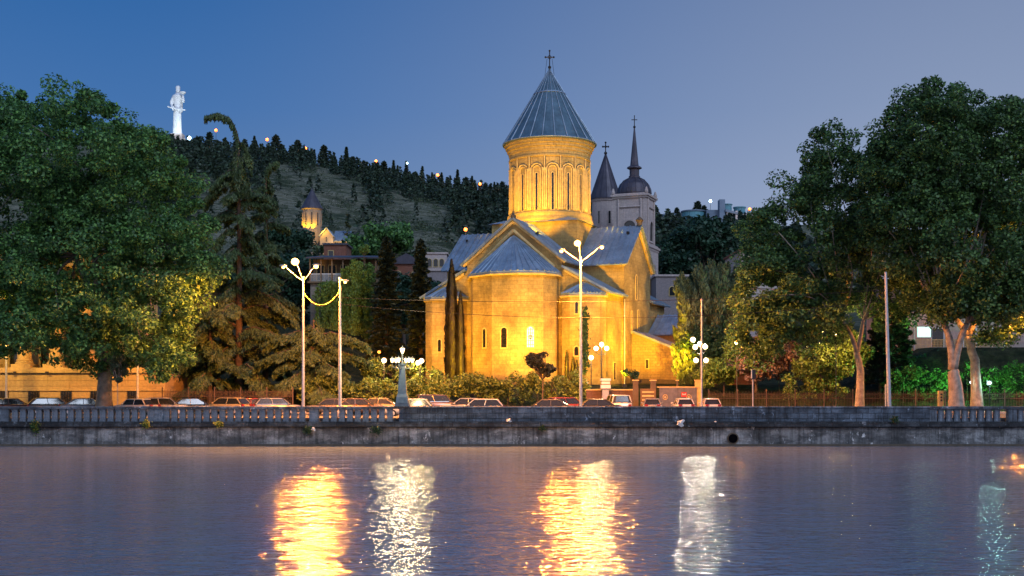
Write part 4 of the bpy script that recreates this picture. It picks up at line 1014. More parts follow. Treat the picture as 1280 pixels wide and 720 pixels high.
# candelabra on the parapet
def lantern(c, s, m, parent):
    mb = MB(); mb.lathe(c[0], c[1], [(s * .35, c[2] - s * .9), (s * .75, c[2] + s * .5), (s * .7, c[2] + s * .55)], 8); g = mb.build('lantern_glass', M[m], parent)
    mb = MB(); mb.lathe(c[0], c[1], [(s * .95, c[2] + s * .56), (s * .6, c[2] + s * .85), (s * .12, c[2] + s * 1.2), (s * .05, c[2] + s * 1.5)], 8); mb.build('cap', M['bluepaint'], g)
    mb = MB(); mb.lathe(c[0], c[1], [(s * .12, c[2] - s * 1.3), (s * .4, c[2] - s * .95), (s * .36, c[2] - s * .9)], 8); mb.build('holder', M['bluepaint'], g)
Yc = 85.0; c = P(503, 505, Yc)
t = thing('candelabra_lamp', 'blue-grey candelabra lamp on the parapet with ring of bright lanterns', 'street lamp', (c.x, Yc, 3.0))
mb = MB(); mb.prism(orect(c.x, Yc, .52, .42, 0), 3.003, 3.25); 
for (w0, z0, w1, z1) in ((.46, 3.25, .42, 3.7), (.42, 3.7, .33, 3.95), (.33, 3.95, .19, 6.1), (.26, 6.1, .30, 6.25)):
    vs = [(c.x + sx * w_, Yc + sy * w_, z_) for w_, z_ in ((w0, z0), (w1, z1)) for sx, sy in ((-1, -1), (1, -1), (1, 1), (-1, 1))]
    mb.add(vs, [(0, 3, 2, 1), (4, 5, 6, 7), (0, 1, 5, 4), (1, 2, 6, 5), (2, 3, 7, 6), (3, 0, 4, 7)])
mb.build('column', M['bluepaint'], t)
mb = MB(); mb.tube([(c.x, Yc, 6.2), (c.x, Yc, 6.95)], [.07, .05], 8); mb.build('finial_stem', M['bluepaint'], t)
for k in range(6):
    a = k * PI / 3 + .26; r = .78; ex, ey = c.x + r * math.cos(a), Yc + r * math.sin(a)
    mb = MB(); mb.tube([(c.x, Yc, 6.0), (c.x + r * .5 * math.cos(a), Yc + r * .5 * math.sin(a), 5.85), (ex, ey, 6.0), (ex, ey, 6.2)], .03, 6); mb.build('arm', M['bluepaint'], t)
    lantern((ex, ey, 6.5), .19, 'g_warm', t)
lantern((c.x, Yc, 7.25), .24, 'g_warm', t)
light('POINT', (c.x, Yc - 1.5, 7.6), 900, WARM, t, .3)
light('POINT', (c.x, Yc + 1.5, 6.9), 900, WARM, t, .3)
# globe lamps in the churchyard
def globe_lamp(label, px, Y, globes, power=350, mat='g_warm', col=WARM, r=.24, pz=None):
    x = P(px, 0, Y).x; zg = min(tz(x, Y) if Y > 104 else 2.12, 4.5); t = thing('globe_lamp', label, 'lamp post', (x, Y, zg), 'globe lamps in the churchyard')
    zt_ = max(P(0, g[1], Y).z for g in globes)
    mb = MB(); mb.lathe(x, Y, [(.2, zg - .2), (.2, zg + .4), (.1, zg + .7), (.06, zg + 1.0), (.045, zt_ - .3)], 10); mb.build('pole', M['iron'], t)
    for gx_, gy_ in globes:
        g = P(gx_, gy_, Y)
        mb = MB(); mb.tube([(x, Y, g.z - .6), ((x + g.x) / 2, Y, g.z - .62), (g.x, Y, g.z - .42), (g.x, Y, g.z - r * .9)], .028, 6); mb.build('arm', M['iron'], t)
        mb = MB(); mb.ball(g, r, 14, 10); mb.build('globe', M[mat], t, True)
    g = P(globes[0][0], globes[0][1], Y); light('POINT', (x, Y - .6, zt_ - .1), power, col, t, .2)
    return t
globe_lamp('black lamp post with three glowing globes against the cathedral wall', 752, 112, [(745, 435.5), (752, 430.5), (758.5, 435.5)], 700)
globe_lamp('short lamp with a single bright globe left of the three-globe post', 739, 111, [(739, 447)], 500)
globe_lamp('lamp post with five bright globes beside the thin pale pole', 875.5, 106, [(866, 424.5), (869, 434), (875, 430), (881.5, 433.5), (870, 450.5), (882.5, 450.5)], 2200, 'g_warm', (1, .88, .68))
globe_lamp('pair of glowing globes right of the candelabra lamp in front of the dark conifer', 525, 110, [(527, 451), (522.5, 453.5)], 900, 'g_warm', (1, .68, .28))
globe_lamp('single globe lamp glowing left of the candelabra lamp', 480, 108, [(480, 450.5)], 420)
globe_lamp('dim orange globe lamps far left of the candelabra lamp', 468, 125, [(463, 440), (474, 440)], 250, 'g_hill', SOD, .18)
globe_lamp('lone star-bright globe lamp among the right-hand trees', 1045, 105, [(1045, 416.5)], 1500, 'g_warm', (1, .6, .2), .2)
globe_lamp('small orange globe lamp in the foliage right of the pale pole', 921, 104.3, [(921, 428)], 2200, 'g_warm', SOD, .2)
# lamps of the street beyond the trees at both edges
def side_lamp(label, x, Y, z, power, col=SOD):
    t = thing('street_lamp', label, 'street lamp', (x, Y, 2.1), 'tall street lamps')
    mb = MB(); pole(mb, x, Y, 2.1, z, .12, .07); mb.build('pole', M['steel'], t)
    mb = MB(); mb.tube([(x, Y, z - .2), (x, Y - 1.2, z + .2)], .04, 6); mb.build('arm', M['steel'], t)
    mb = MB(); mb.ball((x, Y - 1.4, z + .22), (.2, .4, .1), 10, 6); h = mb.build('lamp_head', M['steel'], t, True)
    mb = MB(); mb.ball((x, Y - 1.4, z + .1), (.15, .3, .1), 10, 6); mb.build('lens', M['g_sodium'], h, True)
    light('POINT', (x, Y - 1.4, z - .3), power, col, t, .22)
side_lamp('street lamp half hidden in leaves at the right edge', P(1291, 0, 99).x, 99.5, 13.5, 16000)
side_lamp('street lamp behind the big left tree lighting the columned building', P(8, 0, 103).x, 103.0, 9.8, 3400, (1, .52, .10))
side_lamp('street lamp behind the trunk lighting the banded basement wall', P(172, 0, 103).x, 103.0, 9.5, 1100, (1, .52, .12))
# hill lamps
def hill_lamp(px, py, Y, label, white=False, s=1.0):
    c = P(px, py, Y); g = tz(c.x, Y)
    t = thing('hill_lamp', label, 'lamp', (c.x, Y, min(g, c.z - 2)), 'lamps on the hill')
    mb = MB(); mb.tube([(c.x, Y, min(g, c.z - 2)), (c.x, Y, c.z)], .10, 6); mb.build('pole', M['iron'], t)
    mb = MB(); mb.ball(c, 1.15 * s * Y / 600, 10, 8); mb.build('lens', M['g_white' if white else 'g_hill'], t, True)
    light('POINT', c + Vector((0, -2, .5)), 1500 * s, (.8, .95, 1) if white else (1, .5, .25), t, .4)
HL = [(270, 163, 600, 'orange hill lamp just right of the statue'), (334, 174.5, 640, 'orange lamp on the ridge between statue and cedar top'), (382, 185.5, 640, 'orange ridge lamp above the hill church'),
      (470, 201.5, 640, 'orange ridge lamp midway between hill church and drum'), (547, 219, 640, 'small orange lamp on the ridge where it meets the drum'), (600, 230, 600, 'bright orange lamp on the wooded hill left of the drum'),
      (582, 287, 300, 'orange lamp low on the hill beside the left transept roof'), (856, 278, 520, 'small orange lamp below the glass complex'), (836, 275, 520, 'tiny orange lamp left of the glass complex'), (937, 261.5, 555, 'orange lamp at the right end of the glass complex')]
for a in HL: hill_lamp(a[0], a[1], a[2], a[3], False, .75 if a[2] > 500 else .9)
hill_lamp(888, 251.5, 600, 'white lamp above the glass complex roof', True, .7)
hill_lamp(236.5, 172.5, 690, 'white floodlamp at the foot of the hilltop statue', True, .9)
hill_lamp(509, 204, 640, 'faint white lamp on the ridge among the conifers', True, .45)
# cyan-white park floodlights
for i, (px, py, lab, s) in enumerate(((1215, 478, 'bright white-green floodlamp beside the forked trunk', 1.0), (1237, 478.5, 'smaller white-green floodlamp near the right edge', .7))):
    c = P(px, py, 103.2); t = thing('park_floodlamp', lab, 'floodlamp', (c.x, 103.2, 2.1), 'park floodlamps')
    mb = MB(); mb.tube([(c.x, 103.2, 2.1), (c.x, 103.2, c.z - .15)], .05, 6); mb.build('post', M['iron'], t)
    mb = MB(); mb.obox((c.x, 103.32, c.z), (.5, .16, .4)); mb.build('housing', M['iron'], t)
    mb = MB(); mb.ball((c.x, 103.2, c.z), (.2 * s, .1, .18 * s), 12, 8); mb.build('lens', M['g_white'], t, True)
    light('POINT', (c.x, 102.7, c.z), 260 * s, (.5, 1.0, .85), t, .15)
    light('SPOT', (c.x + .1, 103.7, c.z + .2), 4200 * s, (.22, 1.0, .30), t, .15, (c.x + (-9 if i == 0 else 5), 112, 4.2), 130, .6)

# ------------------------------------------------------------------ trees
broad_tree('plane_tree', 'huge plane tree filling the left side, lower right crown lit yellow', P(131, 500, 96) * 1.0 - Vector((0, 0, 0)) if False else (P(131, 0, 96).x, 96, 2.1),
    [ell(85, 190, 92, 85, 96, 7), ell(15, 260, 95, 120, 97, 7), ell(170, 250, 85, 95, 96, 6.5), ell(205, 330, 68, 80, 95, 6), ell(190, 400, 72, 62, 94, 5.5), ell(90, 350, 90, 90, 95, 6.5), ell(240, 300, 38, 55, 96, 4), ell(20, 380, 70, 60, 98, 5), ell(110, 330, 85, 80, 93, 5), ell(60, 415, 80, 36, 93, 4), ell(120, 200, 80, 80, 92, 5), ell(215, 440, 26, 45, 94, 3), ell(120, 440, 55, 30, 95, 4)],
    780, 260, .155, M['leaf_plane'], .62, bark='barkmid', rcl=(.45, 1.5), trunk_pts=[P(130, 440, 96), P(127, 390, 96)], fork=[P(95, 320, 96), P(160, 310, 95.5), P(122, 260, 96.5)])
broad_tree('plane_tree', 'plane tree at the extreme left edge behind the first trunk', (P(-60, 0, 99).x, 99, 2.1),
    [ell(-60, 230, 95, 110, 99, 7), ell(-40, 340, 90, 90, 99, 6), ell(10, 150, 40, 30, 100, 4)], 170, 230, .17, M['leaf_plane'], .5, rcl=(.8, 1.6), trunk_pts=[P(-62, 420, 99)], fork=[P(-90, 330, 99), P(-30, 300, 99)])
broad_tree('plane_tree', 'wide plane tree with slender forked trunk, lit yellow on its left side', (P(1074, 0, 101).x, 101, 2.1),
    [ell(1010, 300, 78, 90, 101, 6), ell(965, 370, 45, 68, 100, 5), ell(1060, 245, 62, 70, 102, 6), ell(1090, 330, 55, 80, 103, 5), ell(1000, 395, 60, 45, 101, 5), ell(960, 300, 34, 50, 101, 4), ell(1030, 190, 28, 28, 102, 3), ell(950, 420, 30, 38, 100, 3)],
    440, 260, .155, M['leaf_plane_deep'], .40, rcl=(.45, 1.4), trunk_pts=[P(1076, 465, 101), P(1071, 440, 101)], fork=[P(1052, 400, 101), P(1079, 400, 101)])
broad_tree('plane_tree', 'tall dark plane tree with white forked trunk towering at the right edge', (P(1197, 0, 93).x, 93, 2.1),
    [ell(1170, 195, 76, 80, 93, 6.5), ell(1235, 208, 78, 88, 93, 6.5), ell(1140, 270, 62, 85, 93, 6), ell(1200, 310, 85, 90, 92, 6), ell(1250, 320, 55, 90, 94, 5), ell(1185, 368, 52, 34, 93, 5), ell(1110, 230, 40, 60, 94, 4), ell(1160, 136, 42, 34, 93, 3.5), ell(1238, 372, 34, 36, 93, 4)],
    600, 270, .155, M['leaf_plane_deep'], .66, rcl=(.45, 1.5), trunk_pts=[P(1194, 478, 93), P(1191, 462, 93)], fork=[P(1178, 400, 93), P(1208, 405, 93)])
broad_tree('plane_tree', 'plane tree beyond the forked trunk at far right, glowing orange at its edge', (P(1222, 0, 103).x, 103, 2.1),
    [ell(1255, 340, 60, 80, 103, 5), ell(1280, 220, 70, 110, 103, 6), ell(1150, 370, 36, 40, 104, 4), ell(1262, 400, 40, 40, 102, 3)],
    260, 240, .16, M['leaf_plane_deep'], .5, rcl=(.45, 1.4), trunk_pts=[P(1218, 450, 103), P(1210, 420, 103)], fork=[P(1180, 380, 103), P(1245, 360, 103)])
broad_tree('round_tree', 'dark round tree behind the pale grey-green tree right of the bell tower', (P(872, 0, 205).x, 205, 8),
    [ell(870, 315, 42, 38, 205, 6), ell(900, 305, 32, 28, 206, 5), ell(845, 345, 32, 40, 204, 5), ell(905, 350, 30, 40, 204, 5)], 110, 150, .38, M['leaf_dark'], .5, 'barkdark', (1.2, 2.2), trunk_pts=[P(872, 400, 205)])
broad_tree('round_tree', 'bright green bushy tree on the slope above the left conifer', (P(468, 0, 235).x, 235, tz(P(468, 0, 235).x, 235)),
    [ell(462, 306, 26, 20, 235, 5), ell(492, 300, 24, 16, 236, 4)], 60, 150, .42, M['leaf_plane'], .4, 'barkdark', (1.2, 2.2), trunk_pts=[P(470, 322, 235)])
broad_tree('round_tree', 'dark green tree in front of the hill church drum', (P(382, 0, 300).x, 300, tz(P(382, 0, 300).x, 300)),
    [ell(374, 304, 16, 11, 300, 4), ell(348, 302, 24, 14, 300, 5)], 60, 120, .5, M['leaf_dark'], .4, 'barkdark', (1.4, 2.4), trunk_pts=[P(380, 312, 300)])
broad_tree('round_tree', 'dark tree below the lit hill church and above the red house', (P(445, 0, 260).x, 260, tz(P(445, 0, 260).x, 260)),
    [ell(452, 312, 12, 8, 260, 3), ell(470, 322, 20, 14, 255, 4), ell(520, 335, 24, 14, 250, 4)], 60, 120, .45, M['leaf_dark'], .4, 'barkdark', (1.2, 2.0), trunk_pts=[P(445, 318, 260)])
# grey-green feathery tree right of the cathedral: upright plumes
def plume_tree(name, label, base, plumes, mat, per=900, size=.16, bark='barkdark', cat='tree', group=None):
    """plumes: (px_base, py_base, px_top, py_top, Y, width px)"""
    t = thing(name, label, cat, base, group); mb = MB()
    mb.tube([Vector(base) - Vector((0, 0, .3)), Vector(base) + Vector((0, 0, 3))], [.3, .22], 8); root = Vector(base) + Vector((0, 0, 2))
    Cs, As, Bs = [], [], []
    for (xb, yb, xt, yt, Y, w) in plumes:
        a = P(xb, yb, Y); b = P(xt, yt, Y); ww = w / 2 * Y / FOC; n = per
        limb(mb, root, a.lerp(b, .5), .12, .03, .3, 5)
        tt = RNG.uniform(0, 1, n) ** .8; prof = np.sin(np.clip(tt * .86 + .14, 0, 1) * PI) ** .7 * (1 + .25 * np.sin(tt * 19 + xb))
        ang = RNG.uniform(0, 2 * PI, n); rr = ww * prof * RNG.uniform(.55, 1.05, n)
        A_, B_ = np.array(a), np.array(b); pos = A_ + (B_ - A_) * tt[:, None]
        pos[:, 0] += rr * np.cos(ang); pos[:, 1] += rr * np.sin(ang)
        d = np.stack([np.cos(ang) * .5, np.sin(ang) * .5, np.full(n, 1.1)], 1) + RNG.normal(size=(n, 3)) * .35; d = unit(d)
        s = np.cross(d, rdir(n)); s = unit(s); L_ = size * RNG.uniform(.7, 1.5, (n, 1))
        Cs.append(pos); As.append(d * L_ * 1.5); Bs.append(s * L_ * .5)
    mb.build('trunk', M[bark], t, True); quads('crown', np.concatenate(Cs), np.concatenate(As), np.concatenate(Bs), M[mat], t); return t
pl = []
for k in range(95):
    x = random.uniform(842, 932); top = 318 + abs(x - 893) * .6 + random.random() ** 1.3 * 95; pl.append((x * .6 + 893 * .4 + random.uniform(-3, 3), top + random.uniform(55, 85), x + random.uniform(-5, 5), top, random.uniform(121, 131), random.uniform(11, 18)))
plume_tree('feathery_tree', 'pale grey-green feathery tree at the right corner of the cathedral', (P(893, 0, 127).x, 127, 4.2), pl, 'leaf_grey', 620, .17)
broad_tree('broad_tree', 'low dark spreading tree beside the low annex at the right end', (P(893, 0, 120).x, 120, 4.2),
    [ell(886, 428, 26, 20, 120, 3.5), ell(900, 450, 33, 18, 119, 3), ell(862, 440, 14, 12, 121, 1.6)], 110, 120, .17, M['leaf_dark'], .25, 'barkdark', (.5, 1.0), trunk_pts=[P(893, 455, 120)])
# conifers
def conifer(name, label, base, h, r, mat, n=9000, size=.28, lean=0, group=None, shape=1.0, droop=.2):
    base = Vector(base); t = thing(name, label, 'tree', base, group); mb = MB()
    mb.tube([base - Vector((0, 0, .4)), base + Vector((0, 0, h * .5)), base + Vector((lean, 0, h * .97))], [h * .018, h * .012, .03], 7)
    nb = int(h * 7); Cs, As, Bs = [], [], []; per = max(20, n // nb)
    for i in range(nb):
        f = (i + .5) / nb; f = f ** .85; z = h * (.06 + .92 * f); L_ = r * (1 - f) ** shape * random.uniform(.65, 1.12) + .12
        a = i * 2.4 + random.uniform(-.3, .3)
        d = np.array([math.cos(a), math.sin(a), -droop]); p0 = np.array(base) + np.array([lean * f, 0, z])
        if i % 3 == 0: mb.tube([p0, p0 + d * L_ * .8], [.04, .015], 4)
        tt = RNG.uniform(.1, 1, per) ** .7; side = RNG.normal(size=per) * L_ * .24 * (1.1 - tt)
        s = np.array([-math.sin(a), math.cos(a), 0])
        pos = p0 + d * (L_ * tt)[:, None] + s * side[:, None] + np.array([0, 0, 1]) * (RNG.normal(size=per) * .1 - .12 * tt * L_ * .3 + .18 * (tt ** 2) * L_ * .4)[:, None]
        dd = unit(d + s * np.sign(side)[:, None] * .6 + RNG.normal(size=(per, 3)) * .35 + np.array([0, 0, .15])); q = unit(np.cross(dd, rdir(per)))
        LL = size * RNG.uniform(.6, 1.4, (per, 1)); Cs.append(pos); As.append(dd * LL); Bs.append(q * LL * .35)
    mb.build('trunk', M['barkdark'], t, True); quads('crown', np.concatenate(Cs), np.concatenate(As), np.concatenate(Bs), M[mat], t); return t
def con_px(name, label, px, pyt, Y, wpx, mat, zb=None, **k):
    top = P(px, pyt, Y); zb = tz(top.x, Y) if zb is None else zb
    return conifer(name, label, (top.x, Y, zb), top.z - zb, wpx / 2 * Y / FOC, mat, **k)
con_px('dark_conifer', 'tall dark conifer behind the candelabra lamp, left of its twin', 483, 294, 142, 58, 'leaf_spruce', 4.2, n=26000, size=.26, shape=.55)
con_px('dark_conifer', 'tall dark conifer nearest the left side of the cathedral', 526, 297, 140, 50, 'leaf_spruce', 4.2, n=24000, size=.26, shape=.6)
con_px('dark_conifer', 'dark conifer between the right plane trunk and the bare pole', 1100, 380, 112, 60, 'leaf_spruce', 4.0, n=14000, size=.22, shape=.7)
con_px('dark_conifer', 'dark conifer in the shade left of the balcony house', 1124, 370, 116, 54, 'leaf_spruce', 4.5, n=14000, size=.22, shape=.7)
# cypresses hugging the apse
def cypress(label, px, pyt, pyb, Y, wpx, n=9000, mat='leaf_cypress', group='cypresses at the apse'):
    a = P(px, pyb, Y); b = P(px, pyt, Y); w_ = wpx / 2 * Y / FOC
    t = thing('cypress', label, 'tree', (a.x, Y, a.z - .6), group); mb = MB(); mb.tube([(a.x, Y, a.z - .8), (a.x, Y, b.z - .5)], [.14, .03], 6); mb.build('trunk', M['barkdark'], t, True)
    tt = RNG.uniform(0, 1, n); ang = RNG.uniform(0, 2 * PI, n); lob = 1 + .22 * np.sin(ang * 5 + tt * 4) + .14 * np.sin(tt * 37 + ang * 3)
    prof = np.minimum(1, tt * 9 + .55) * (1 - tt ** 3.2) ** .8
    rr = w_ * prof * lob * RNG.uniform(.62, 1.12, n)
    pos = np.stack([a.x + rr * np.cos(ang), Y + rr * np.sin(ang), a.z + (b.z - a.z) * tt], 1)
    d = unit(np.stack([np.cos(ang) * .15, np.sin(ang) * .15, np.ones(n)], 1) + RNG.normal(size=(n, 3)) * .14)
    s = unit(np.cross(d, np.stack([np.cos(ang), np.sin(ang), np.zeros(n)], 1))); L_ = .20 * RNG.uniform(.6, 1.5, (n, 1))
    quads('crown', pos, d * L_, s * L_ * .34, M[mat], t); return t
cypress('tall slim dark cypress against the left of the apse', 564.5, 326, 474, 119, 15, 16000)
cypress('shorter slim cypress touching the right of the taller one', 575.5, 366, 474, 118.5, 10.5, 9000)
cypress('small narrow cypress sapling right of the dark little tree', 708.5, 440, 480, 117, 4.5, 1800)
cypress('small ragged cypress sapling by the side apse wall', 716.5, 448, 480, 117.5, 6, 1600)
cypress('tiny cypress sapling just left of the front street lamp', 721, 452, 480, 117, 5, 1200)
# climbing creeper on the side apse
def curtain(name, label, px, pyt, pyb, Y, wpx, n, mat, cat='plant', strands=8, group=None, depth=.35):
    a = P(px, pyt, Y); b = P(px, pyb, Y); w_ = wpx / 2 * Y / FOC; t = thing(name, label, cat, (a.x, Y, b.z), group)
    mb = MB(); sx = []
    for k in range(strands):
        x = a.x + random.uniform(-.85, .85) * w_; sx.append((x, a.z - random.uniform(0, .15) * (a.z - b.z), b.z + random.uniform(0, .3) * (a.z - b.z), Y + random.uniform(-depth, depth)))
        mb.tube([(x + .1, sx[-1][3], sx[-1][1]), (x - .1, sx[-1][3], (sx[-1][1] + b.z) / 2), (x, sx[-1][3], b.z)], .03, 4)
    mb.build('stem', M['barkdark'], t)
    k = RNG.integers(0, strands, n); S = np.array(sx)[k]; tt = RNG.uniform(0, 1, n)
    pos = np.stack([S[:, 0] + RNG.normal(size=n) * w_ / strands * 1.6 * (1 + .5 * np.sin(tt * 23 + k)), S[:, 3] + RNG.normal(size=n) * .18, S[:, 1] + (S[:, 2] - S[:, 1]) * tt], 1)
    d = unit(RNG.normal(size=(n, 3)) * .5 + np.array([0, -.25, -1])); s = unit(np.cross(d, rdir(n))); L_ = .15 * RNG.uniform(.6, 1.4, (n, 1))
    quads('foliage', pos, d * L_, s * L_ * .5, M[mat], t); return t
curtain('climbing_plant', 'thin dark creeper climbing the side apse right of the street lamp pole', 733, 378, 480, 121.5, 7, 1600, 'leaf_dark', strands=3)
curtain('ivy_column', 'tall trunk wrapped in hanging green ivy left of the dark conifers', 456, 319, 476, 148, 24, 26000, 'leaf_ivy', 'plant', 11, 'ivy-covered columns', 1.2)
curtain('ivy_column', 'ivy curtain hanging just right of the small-lamp pole', 437, 326, 476, 147, 24, 26000, 'leaf_ivy', 'plant', 11, 'ivy-covered columns', 1.2)
curtain('ivy_column', 'ivy curtain hanging between the two left lamp poles', 408, 350, 476, 148, 34, 24000, 'leaf_ivy', 'plant', 13, 'ivy-covered columns', 1.2)
broad_tree('round_tree', 'dark leafy tree filling the gap behind the two tall cedars', (P(320, 0, 165).x, 165, 6), [ell(300, 380, 50, 50, 165, 5), ell(350, 360, 42, 55, 166, 5), ell(385, 350, 28, 34, 164, 4), ell(250, 360, 45, 60, 165, 5)], 150, 150, .30, M['leaf_dark'], .5, 'barkdark', (1.0, 1.9), trunk_pts=[P(320, 430, 165)])
broad_tree('round_tree', 'dark tree between the twin conifers hiding the pinkish house front', (P(505, 0, 185).x, 185, 6), [ell(505, 372, 26, 28, 185, 4), ell(545, 372, 18, 22, 186, 3)], 70, 130, .30, M['leaf_dark'], .4, 'barkdark', (.9, 1.6), trunk_pts=[P(505, 410, 185)])
broad_tree('round_tree', 'small ball-shaped green shrub topping the ivy column', (P(455, 0, 148).x, 148, P(0, 330, 148).z), [ell(455, 314, 6, 6.5, 148, .7)], 10, 90, .12, M['leaf_ivy'], .06, 'barkdark', (.25, .4), trunk_pts=[P(455, 320, 148)], cat='shrub')
# deodar cedars with drooping tiers
def cedar(label, px, pytop, Y, tiers, mat='leaf_cedar', topcurve=None, dens=1.0, zb=2.3, trunk=.42):
    b = P(px, 0, Y); x = b.x; top = P(px, pytop, Y)
    t = thing('deodar_cedar', label, 'tree', (x, Y, zb), 'deodar cedars'); mb = MB()
    pts = [Vector((x, Y, zb - .3)), Vector((x + .1, Y, (zb + top.z) / 2)), Vector((top.x, Y, top.z))]
    rs = [trunk, trunk * .6, .10]
    if topcurve:
        for (qx, qy) in topcurve: pts.append(P(qx, qy, Y)); rs.append(max(.03, rs[-1] * .7))
    mb.tube(pts, rs, 9); Cs, As, Bs = [], [], []
    def spray(poly, n, wid, hang):
        poly = np.array([list(p) for p in poly]); m = len(poly) - 1
        u = RNG.uniform(0.08, 1, n) * m; i = np.minimum(u.astype(int), m - 1); f = (u - i)[:, None]
        pos = poly[i] * (1 - f) + poly[i + 1] * f; d = unit(poly[i + 1] - poly[i])
        s = unit(np.cross(d, np.array([0, 0, 1.0])))
        sg = RNG.choice([-1, 1], n)[:, None]; w_ = (RNG.uniform(0, 1, (n, 1)) ** .8) * wid * (1.15 - u[:, None] / m * .8)
        tuft = .5 + .5 * np.sin(u[:, None] * 9.0 + sg * 1.3)            # separate fan-like side twigs
        pos = pos + s * sg * w_ + np.array([0, 0, 1]) * (-(w_ ** 1.3) * hang - RNG.uniform(0, .35, (n, 1)) * hang * tuft) + RNG.normal(size=(n, 3)) * .06
        dd = unit(s * sg * .8 + d * .5 + np.array([0, 0, -hang * 1.2]) + RNG.normal(size=(n, 3)) * .28); q = unit(np.cross(dd, rdir(n)))
        L_ = .17 * RNG.uniform(.6, 1.5, (n, 1)); keep = (RNG.uniform(0, 1, (n, 1)) < .35 + .65 * tuft)[:, 0]
        Cs.append(pos[keep]); As.append((dd * L_)[keep]); Bs.append((q * L_ * .32)[keep])
    for (f, L_, az, drop) in tiers:
        z = zb + (top.z - zb) * f; p0 = Vector((x, Y, z)); d = Vector((math.cos(az), math.sin(az), 0))
        poly = [p0, p0 + d * L_ * .3 + Vector((0, 0, .10 * L_)), p0 + d * L_ * .65 + Vector((0, 0, .05 * L_ - drop * .25)), p0 + d * L_ * .88 + Vector((0, 0, -drop * .6)), p0 + d * L_ + Vector((0, 0, -drop))]
        mb.tube(poly, [.09, .07, .05, .03, .015], 5); spray(poly, int(640 * L_ * dens), min(1.3, .30 * L_), .75)
        for sd in (-1, 1):
            for ff in (.45, .7):
                a = Vector(poly[1]).lerp(poly[3], ff); d2 = Matrix.Rotation(sd * .8, 3, 'Z') @ d; e = a + d2 * L_ * .32 + Vector((0, 0, -drop * .35))
                mb.tube([a, e], [.03, .01], 4); spray([a, a.lerp(e, .5) + Vector((0, 0, .08)), e], int(200 * L_ * dens), .5, .6)
    if topcurve: spray([pts[1].lerp(pts[2], .3)] + pts[2:], int(3600 * dens), .6, 1.3)
    mb.build('trunk', M['barkdark'], t, True); quads('crown', np.concatenate(Cs), np.concatenate(As), np.concatenate(Bs), M[mat], t); return t
random.seed(5)
T1 = [(.985 - .87 * k / 32, (1.3 + 5.2 * (k / 32) ** .8) * random.choice([.55, .8, 1.0, 1.25]), k * 2.39996 + random.uniform(-.3, .3), random.uniform(1.0, 3.6)) for k in range(33)]
T1 += [(.22, 7.6, PI + .15, 2.3), (.30, 7.0, PI - .1, 1.2), (.40, 6.5, PI + .2, 1.5), (.24, 6.6, -.1, 2.0), (.36, 6.0, .2, 1.4), (.80, 3.2, .1, .9), (.84, 3.4, PI, 2.6), (.72, 3.8, PI + .3, 2.4)]
cedar('tall deodar cedar with hooked drooping top right of the big left tree', 298, 175, 113, T1, topcurve=[(293, 158), (286, 147), (272, 142), (256, 146)])
T2 = [(.97 - .85 * k / 22, (1.2 + 3.6 * (k / 22) ** .8) * random.uniform(.7, 1.15), k * 2.39996 + 1, random.uniform(.6, 1.8)) for k in range(23)]
cedar('slimmer deodar cedar standing just left of the three-headed street lamp', 332, 215, 117, T2, topcurve=[(338, 205), (348, 203)], trunk=.3)
T3 = [(.97 - .8 * k / 16, (.8 + 4.6 * (k / 16) ** .7) * random.uniform(.8, 1.1), k * 2.39996 + .5, random.uniform(.9, 1.8)) for k in range(17)] + [(.80, 5.6, 0.05, 1.2), (.82, 5.0, PI - .1, 1.3), (.6, 6.0, .15, 1.3), (.62, 5.8, PI + .1, 1.6)]
cedar('low broad cedar with layered yellow-lit boughs behind the left lamp poles', 392, 400, 110, T3, dens=1.3, trunk=.28)
T4 = [(.97 - .8 * k / 14, (.8 + 3.6 * (k / 14) ** .7) * random.uniform(.8, 1.1), k * 2.39996 + .9, random.uniform(.9, 1.8)) for k in range(15)]
cedar('short cedar under the hooked cedar with bright layered boughs', 262, 372, 111, T4, dens=1.2, trunk=.25)
# street saplings and small trees
broad_tree('sapling', 'young staked sapling with pale leaves beside the big left trunk', (P(147, 0, 93).x, 93, 2.1), [ell(147, 460, 10, 16, 93, .7)], 26, 60, .10, M['leaf_grey'], .05, 'bark', (.2, .38), trunk_pts=[P(147, 480, 93)])
broad_tree('small_tree', 'small dark-leaved tree silhouetted against the lit apse', (P(678, 0, 101).x, 101, 2.1), [ell(672, 452, 12, 10, 101, .9), ell(684, 462, 10, 9, 101, .8), ell(664, 449, 7, 5, 101, .5), ell(677, 444, 6, 5, 101, .5)], 60, 45, .13, M['leaf_purple'], .07, 'barkdark', (.22, .42), trunk_pts=[P(678.5, 475, 101)])
broad_tree('small_tree', 'small dark bush tree at the foot of the wall left of the annex', (P(792, 0, 116).x, 116, 4.3), [ell(793, 469, 5.5, 5, 116, .5), ell(783, 466, 3.5, 3.5, 116, .4)], 16, 40, .12, M['leaf_dark'], .05, 'barkdark', (.2, .35), trunk_pts=[P(792, 475, 116)])
broad_tree('small_tree', 'reddish brown shrub tree behind the fence left of the right-hand plane trunk', (P(945, 0, 112).x, 112, 4.0), [ell(945, 448, 34, 26, 112, 3), ell(975, 440, 26, 22, 112, 2.4)], 90, 110, .16, M['leaf_pink'], .16, 'barkdark', (.5, .9), trunk_pts=[P(945, 465, 112)])
broad_tree('small_tree', 'low yellow-green tree under the wide plane tree left of its trunk', (P(1035, 0, 108).x, 108, 3.2), [ell(1030, 455, 38, 24, 108, 2.6), ell(1060, 440, 26, 24, 109, 2.4)], 110, 120, .15, M['leaf_hedge'], .16, 'barkdark', (.5, .9), trunk_pts=[P(1035, 470, 108)])
